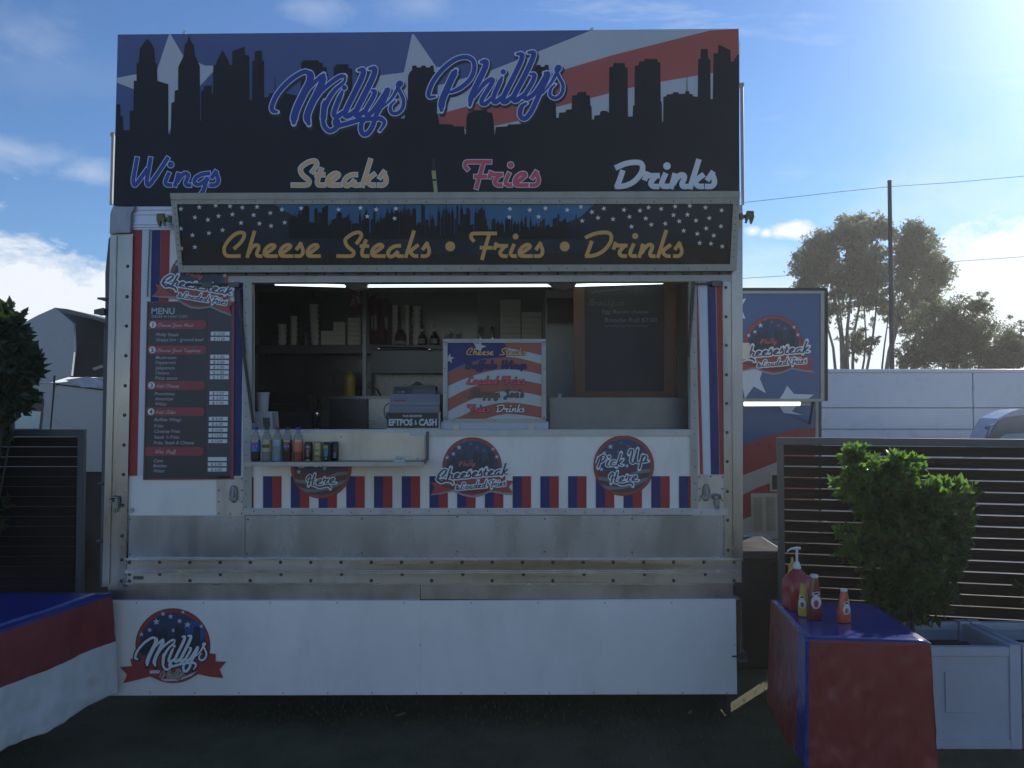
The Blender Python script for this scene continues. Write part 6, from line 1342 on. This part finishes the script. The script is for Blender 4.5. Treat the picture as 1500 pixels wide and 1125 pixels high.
# ------------------------------------------------------------------ white box van far right
VY = 10.2; VP = flat(VY); vx0 = VP.at(1150, 560).x; vx1 = VP.at(1680, 560).x; vz1 = VP.at(1350, 543).z
van = thing('box_trailer', 'long white panelled box trailer standing behind the right hand screen', 'trailer', ((vx0 + vx1) / 2, VY + 1.1, 0))
z0 = .75; edges = [vz1 - .02, VP.at(1300, 597.5).z, VP.at(1300, 629).z, 1.2, z0]
for i in range(4):
    for (xa, xb) in ((vx0, VP.at(1425, 600).x), (VP.at(1425, 600).x + .012, vx1)):
        m = MB(); m.box(xa, xb, VY, VY + .04, edges[i + 1] + .006, edges[i] - .006); m.obj('panel', vanw, van, .004, bseg=1)
m = MB(); m.box(vx0 + .01, vx1 - .01, VY + .041, VY + 2.2, z0, vz1 - .03); m.obj('body', mat('van_seam_grey', (.45, .48, .52), .4), van)
m = MB(); m.box(vx0 - .01, vx1 + .01, VY - .015, VY + 2.22, vz1 - .028, vz1 + .02); m.obj('roof_rail', vanw, van, .01)
for X in (vx0 + 1.2, vx0 + 2.1, vx1 - 1.0):
    mm = MB(); mm.lathe((0, 0, 0), [(.22, -.1), (.38, -.1), (.38, .1), (.22, .1)], 20); mm.v = [(X + a_[0], VY + .2 + a_[2], .38 + a_[1]) for a_ in mm.v]; mm.obj('wheel', rubber, van, smooth=True)
# white car with dark windscreen at the right edge
CYY = 8.6; cq = flat(CYY); car = thing('parked_car', 'white car with pale windows parked behind the screen at the right edge', 'car', (cq.at(1560, 700).x, CYY + .8, 0))
zx_ = lambda x, y: (1380 + x / 10.225, 590 + y / 10.225)
m = MB(); out_ = [zx_(640, 700), zx_(720, 480), zx_(800, 330), zx_(860, 235), zx_(930, 200), zx_(1050, 140), zx_(1150, 110), zx_(1300, 92), (1560, 599), (1640, 640), (1680, 700), (1680, 780), (1425, 780), (1430, 700)]
m.prism(cq, out_, 0, -.35); m.obj('body', mat('car_white_paint', (.55, .56, .62), .25, coat=.5, var=.03), car, .02)
m = MB(); m.prism(cq, [zx_(680, 550), zx_(790, 360), zx_(860, 260), zx_(960, 215), zx_(1220, 185), (1560, 606), (1610, 646), (1440, 646)], .012, -.02); wd_ = m.obj('window', mat('car_window', (.10, .13, .17), .08, spec=.9), car)
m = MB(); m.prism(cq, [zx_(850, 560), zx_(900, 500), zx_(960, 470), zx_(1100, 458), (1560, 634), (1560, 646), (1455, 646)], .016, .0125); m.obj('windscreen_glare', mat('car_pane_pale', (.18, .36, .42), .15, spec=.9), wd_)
m = MB(); m.tube([cq.at(*zx_(640, 560), .03), cq.at(*zx_(700, 400), .05), cq.at(*zx_(720, 345), .05), cq.at(*zx_(795, 320), .03)], .008); m.prism(cq, [zx_(665, 370), zx_(700, 340), zx_(725, 350), zx_(690, 400)], .07, .03); m.obj('mirror_arm', mat('mirror_mauve', (.22, .20, .25), .5), car)
m = MB(); m.prism(cq, [(1430, 655), (1680, 655), (1680, 662), (1430, 662)], .014, -.01); m.obj('trim', darkmetal, car)
for X in (cq.at(1470, 780).x, cq.at(1640, 780).x):
    mm = MB(); mm.lathe((0, 0, 0), [(.2, -.1), (.33, -.1), (.33, .1), (.2, .1)], 20); mm.v = [(X + a_[0], CYY + .15 + a_[2], .33 + a_[1]) for a_ in mm.v]; mm.obj('wheel', rubber, car, smooth=True)
m = MB(); xx0 = cq.at(1400, 800).x; m.prism(cq, [(1405, 700), (1680, 700), (1680, 860), (1405, 860)], -.02, -.5); m.obj('lower_body', MATS['car_white_paint'], car, .03)

# ------------------------------------------------------------------ truck cab at the left
LY = 8.6; lq = flat(LY)
cab = thing('truck_cab', 'white truck cab with a tall roof wind deflector behind the left screen', 'truck', (lq.at(60, 700).x, LY + .9, 0))
cw = mat('cab_white_paint', (.33, .37, .39), .3, var=.05, coat=.2, dirt=(.3, .31, .3), dirt_amt=.3); 
lz_ = lambda x, y: (x / 8.656, 430 + y / 8.656)
m = MB(); m.prism(lq, [lz_(260, 400), lz_(480, 280), lz_(700, 183), lz_(935, 375), lz_(945, 700), lz_(905, 1040), lz_(600, 1125), lz_(200, 1125), lz_(150, 700)], 0, -.03); m.obj('wind_deflector', cw, cab, .01)
m = MB(); m.prism(lq, [lz_(702, 183), lz_(850, 195), lz_(1060, 250), lz_(1340, 325), lz_(1420, 360), lz_(1420, 392), lz_(1100, 300), lz_(780, 240)], -.0, -1.5); m.obj('deflector_roof', mat('deflector_top', (.13, .13, .14), .4), cab, .004)
m = MB(); m.prism(flat(LY + .5), [lz_(760, 230), lz_(1100, 300), lz_(1480, 390), lz_(1480, 1060), lz_(880, 1060)], 0, -.04); m.obj('deflector_inner', mat('deflector_back', (.05, .045, .04), .6, var=.3), cab)
m = MB(); m.prism(flat(LY + .45), [lz_(1165, 945), lz_(1290, 905), lz_(1300, 935), lz_(1190, 975)], 0, -.03); m.obj('deflector_stay', frame_m, cab)
m = MB(); m.prism(lq, [(-60, 553), (20, 556), (62, 561), (84, 561), (150, 553), (162, 560), (162, 690), (-60, 690)], -.02, -1.9)
m.obj('cab_body', cw, cab, .02)
m = MB(); m.prism(lq, [(-60, 692), (162, 692), (162, 868), (-60, 868)], -.1, -1.8); m.obj('chassis', rubber, cab, .02)  # black block added to keep the shaded gap below the cab dark
wl = MB(); wl.prism(lq, [(-20, 575), (48, 574), (61, 577), (64, 588), (60, 629), (-20, 629)], -.012, -.03); w = wl.obj('window', mat('cab_window_frame', (.04, .045, .045), .4), cab)
m = MB(); m.prism(lq, [(22, 600), (60, 603), (57, 628), (22, 628)], -.010, -.012); m.obj('pane', glassl, w)
m = MB(); m.prism(lq, [(-20, 580), (20, 580), (22, 596), (-20, 600)], -.010, -.012); m.obj('pane', mat('green_pane', (.03, .25, .15), .3), w)
m = MB(); m.prism(lq, [(78, 566), (80, 566), (74, 632), (72.5, 632)], -.014, -.02); m.prism(lq, [(82, 562), (150, 570), (150, 572), (82, 564)], -.008, -.02); m.tube([lq.at(80, 550), lq.at(79, 566)], .01); m.obj('door_seam', rubber, cab)
m = MB(); m.prism(lq, [(100, 557), (128, 553), (155, 558), (155, 566), (120, 566)], .01, -.5); m.obj('roof_cover', mat('crumpled_cover', (.40, .45, .55), .4, var=.3, scale=20, bump=.5), cab, .01)
m = MB(); m.prism(lq, [(0, 640), (100, 640), (100, 685), (0, 685)], -.015, -.03); m.obj('door', cw, cab, .01)
for X in (-3.6, ):
    mm = MB(); mm.lathe((0, 0, 0), [(.25, -.12), (.45, -.12), (.45, .12), (.25, .12)], 20); mm.v = [(lq.at(60, 700).x + a_[0], LY + .1 + a_[2], .45 + a_[1]) for a_ in mm.v]; mm.obj('wheel', rubber, cab, smooth=True)

# ------------------------------------------------------------------ pole and wires
PY = 15.; pq = flat(PY); p1 = pq.at(1303, 267)
pole = thing('utility_pole', 'tall bare dark timber pole in front of the gum trees', 'pole', (p1.x, PY, 0)); m = MB(); m.tube([(p1.x, PY, 0), (p1.x, PY, p1.z)], [.05, .036], 12); m.obj('shaft', mat('pole_timber', (.07, .065, .065), .7, var=.2), pole, smooth=True)
m = MB(); m.lathe((p1.x, PY, p1.z), [(.040, 0), (.040, .03), (.02, .04)], 10); m.obj('pole_cap', gmetal, pole)
def wire(pts, Y0, Y1, lab):
    m = MB(); n = len(pts); P_ = [flat(Y0 + (Y1 - Y0) * i / (n - 1)).at(*p) for i, p in enumerate(pts)]; m.tube(P_, .008, 5); tag(m.obj('overhead_wire', mat('wire_grey', (.10, .10, .11), .6)), lab, 'wire', 'overhead wires')
wire([(1040, 301), (1086, 297), (1160, 289), (1230, 281), (1303, 273.5), (1400, 267), (1500, 258), (1560, 253)], 22, 26, 'upper thin grey wire crossing the sky past the pole top')
wire([(1040, 410), (1086, 408), (1150, 404), (1303, 392), (1400, 383), (1500, 376)], 24, 28, 'lower thin grey wire passing behind the gum trees')

# ------------------------------------------------------------------ trees
from mathutils import noise as _n
def tree(name, lab, x, Y, trunks, blobs, n, ls, mt, seed, rad=.16, dens=.55):
    """trunks fan out to foliage blobs; blob = (px, py, rx_px, rz_px, weight)"""
    s = Y / F; t = thing(name, lab, 'tree', (x, Y, 0), 'trees behind the vehicles'); random.seed(seed); ls *= .40; n = int(n * (1.1 if Y > 30 else .85))
    B = []
    for (px, py, rx, rz, w) in blobs:
        p = flat(Y).at(px, py); B.append((Vector((p.x, Y + random.uniform(-.6, .6), p.z)), rx * s, rz * s, w))
    tot = sum(b[3] for b in B); m = MB(); lim = MB()
    for (C, rx, rz, w) in B:
        k = max(6, int(n * w / tot / 26)); cl = []
        for i in range(k):
            u = Vector((random.gauss(0, 1), random.gauss(0, 1), random.gauss(0, 1))).normalized(); rr = random.random() ** .5 * 1.08
            cl.append(C + Vector((u.x * rx, u.y * rx * .8, u.z * rz)) * rr)
        for c in cl:
            cr_ = random.uniform(.35, .9) * min(rx, rz) * .40
            if _n.noise(c * .9) < -.2: continue
            for j in range(random.randint(20, 52)):
                p = c + Vector((random.gauss(0, .5), random.gauss(0, .5), random.gauss(0, .42))) * cr_
                d = Vector((random.uniform(-.6, .6), random.uniform(-.6, .6), random.uniform(-1, .3))).normalized(); q = ls * random.uniform(.6, 1.3); sd_ = d.cross(Vector((random.uniform(-1, 1), random.uniform(-1, 1), random.uniform(-.3, .3)))).normalized() * q * .22
                m.add([p, p + d * q * .5 + sd_, p + d * q, p + d * q * .5 - sd_], [(0, 1, 2, 3)])
 
            # twig from the blob core
            if random.random() < .7: lim.tube([c, (c + C) / 2 + Vector((0, 0, -.15)), C + Vector((0, 0, -rz * .3))], [.012, .02, .03], 4, False)
    for q_i in range(int(n / 26 * .35)):
        (C, rx, rz, w), (C2, rx2, rz2, w2) = random.choice(B), random.choice(B)
        if (C - C2).length > 3.2 * max(rx, rx2): continue
        c = C.lerp(C2, random.random()) + Vector((random.gauss(0, .45) * rx, random.gauss(0, .4) * rx, random.gauss(0, .5) * rz)); cr_ = random.uniform(.2, .6) * min(rx, rz) * .4
        for j in range(random.randint(14, 40)):
            p = c + Vector((random.gauss(0, .5), random.gauss(0, .5), random.gauss(0, .42))) * cr_
            d = Vector((random.uniform(-.6, .6), random.uniform(-.6, .6), random.uniform(-1, .3))).normalized(); q = ls * random.uniform(.6, 1.3); sd_ = d.cross(Vector((random.uniform(-1, 1), random.uniform(-1, 1), random.uniform(-.3, .3)))).normalized() * q * .22
            m.add([p, p + d * q * .5 + sd_, p + d * q, p + d * q * .5 - sd_], [(0, 1, 2, 3)])
    m.obj('crown', mt, t)
    for (bx_, base_px, targets) in trunks:
        b0 = flat(Y).at(base_px, 560); b0 = Vector((b0.x, Y + random.uniform(-.3, .3), 0))
        for (tx_, ty_, r0) in targets:
            e = flat(Y).at(tx_, ty_); e = Vector((e.x, Y + random.uniform(-.4, .4), e.z)); pts = []
            for i in range(8):
                v_ = i / 7; x_ = b0.x + (e.x - b0.x) * v_ ** 1.35 + .10 * sin(v_ * 9 + tx_); pts.append(Vector((x_, b0.y + (e.y - b0.y) * v_ + .1 * sin(v_ * 7 + ty_), e.z * v_)))
            tk = MB(); tk.tube(pts, [r0 * (1 - .8 * i / 7) for i in range(8)], 7); tk.obj('trunk', bark, t)
    lim.obj('branches', bark, t, stuff=True)
    return t
YT = 34.
tree('gum_tree', 'tall multi stemmed gum tree left of the bare pole', flat(YT).at(1235, 560).x, YT, [(0, 1240, [(1190, 390, .10), (1215, 360, .11), (1250, 345, .12), (1228, 400, .09), (1275, 350, .10)]), (0, 1262, [(1290, 380, .09), (1265, 420, .08)])],
    [(1178, 400, 24, 34, .7), (1205, 372, 30, 36, 1.2), (1235, 355, 30, 34, 1.2), (1262, 336, 32, 24, 1.3), (1290, 336, 20, 26, .6), (1278, 388, 32, 36, 1.0), (1240, 410, 34, 32, .9), (1180, 440, 26, 26, .5), (1225, 450, 22, 22, .25), (1270, 440, 24, 20, .3), (1265, 500, 26, 20, .3), (1205, 470, 16, 22, .15), (1300, 440, 18, 30, .25)], 30000, .36, leaf_gum, 41)
tree('gum_tree', 'tall gum tree with slanting stems right of the bare pole', flat(YT + 1).at(1330, 560).x, YT + 1, [(0, 1290, [(1340, 350, .10), (1320, 400, .09), (1300, 440, .08)]), (0, 1322, [(1362, 400, .10), (1345, 450, .08)])],
    [(1330, 350, 26, 22, 1), (1345, 372, 32, 30, 1.2), (1362, 402, 24, 30, .9), (1325, 400, 26, 34, .7), (1355, 440, 28, 26, .9), (1318, 455, 20, 18, .3), (1330, 480, 18, 16, .25)], 17000, .36, leaf_gum, 43)
tree('rounded_tree', 'broad rounded dark green tree right of the gum trees', flat(28).at(1395, 560).x, 28, [(0, 1385, [(1350, 480, .10), (1375, 470, .12), (1410, 465, .11), (1440, 490, .09)])],
    [(1400, 470, 40, 34, 1.4), (1365, 490, 34, 34, 1.2), (1430, 500, 32, 36, 1.2), (1385, 520, 50, 26, 1.2), (1335, 522, 26, 22, .6), (1450, 525, 20, 22, .5), (1420, 446, 20, 14, .4), (1360, 455, 18, 14, .3)], 21000, .26, leaf_gum2, 47)
tree('rounded_tree', 'dark tree whose crown is cut off by the right edge', flat(28).at(1505, 560).x, 28, [(0, 1500, [(1485, 500, .09), (1510, 490, .10)])],
    [(1485, 512, 24, 28, 1), (1505, 500, 26, 30, 1), (1470, 530, 18, 18, .5), (1540, 500, 40, 34, 1)], 11000, .26, leaf_gum2, 53)
tree('rounded_tree', 'distant low tree tip just over the top of the blue trailer', flat(40).at(1130, 560).x, 40, [(0, 1140, [(1138, 430, .10)])], [(1140, 432, 12, 12, 1), (1120, 450, 24, 18, 1)], 2500, .4, leaf_gum, 57)

# ------------------------------------------------------------------ haze volume added to stand in for the lens veil
hz = MB(); hz.box(-60, 60, -12, 50, -1.0, 12.5)
hm = bpy.data.materials.new('lens_veil_haze'); hm.use_nodes = True; ht = hm.node_tree; ht.nodes.clear()
ho = ht.nodes.new('ShaderNodeOutputMaterial'); hv = ht.nodes.new('ShaderNodeVolumePrincipled')
hv.inputs['Color'].default_value = (1, .98, .94, 1); hv.inputs['Density'].default_value = 0.0019; hv.inputs['Anisotropy'].default_value = 0.35
ht.links.new(hv.outputs[0], ho.inputs['Volume'])
hobj = hz.obj('haze', hm)
import bmesh
_b = bmesh.new(); _b.from_mesh(hobj.data); bmesh.ops.recalc_face_normals(_b, faces=_b.faces); _b.to_mesh(hobj.data); _b.free()
hobj['kind'] = 'stuff'
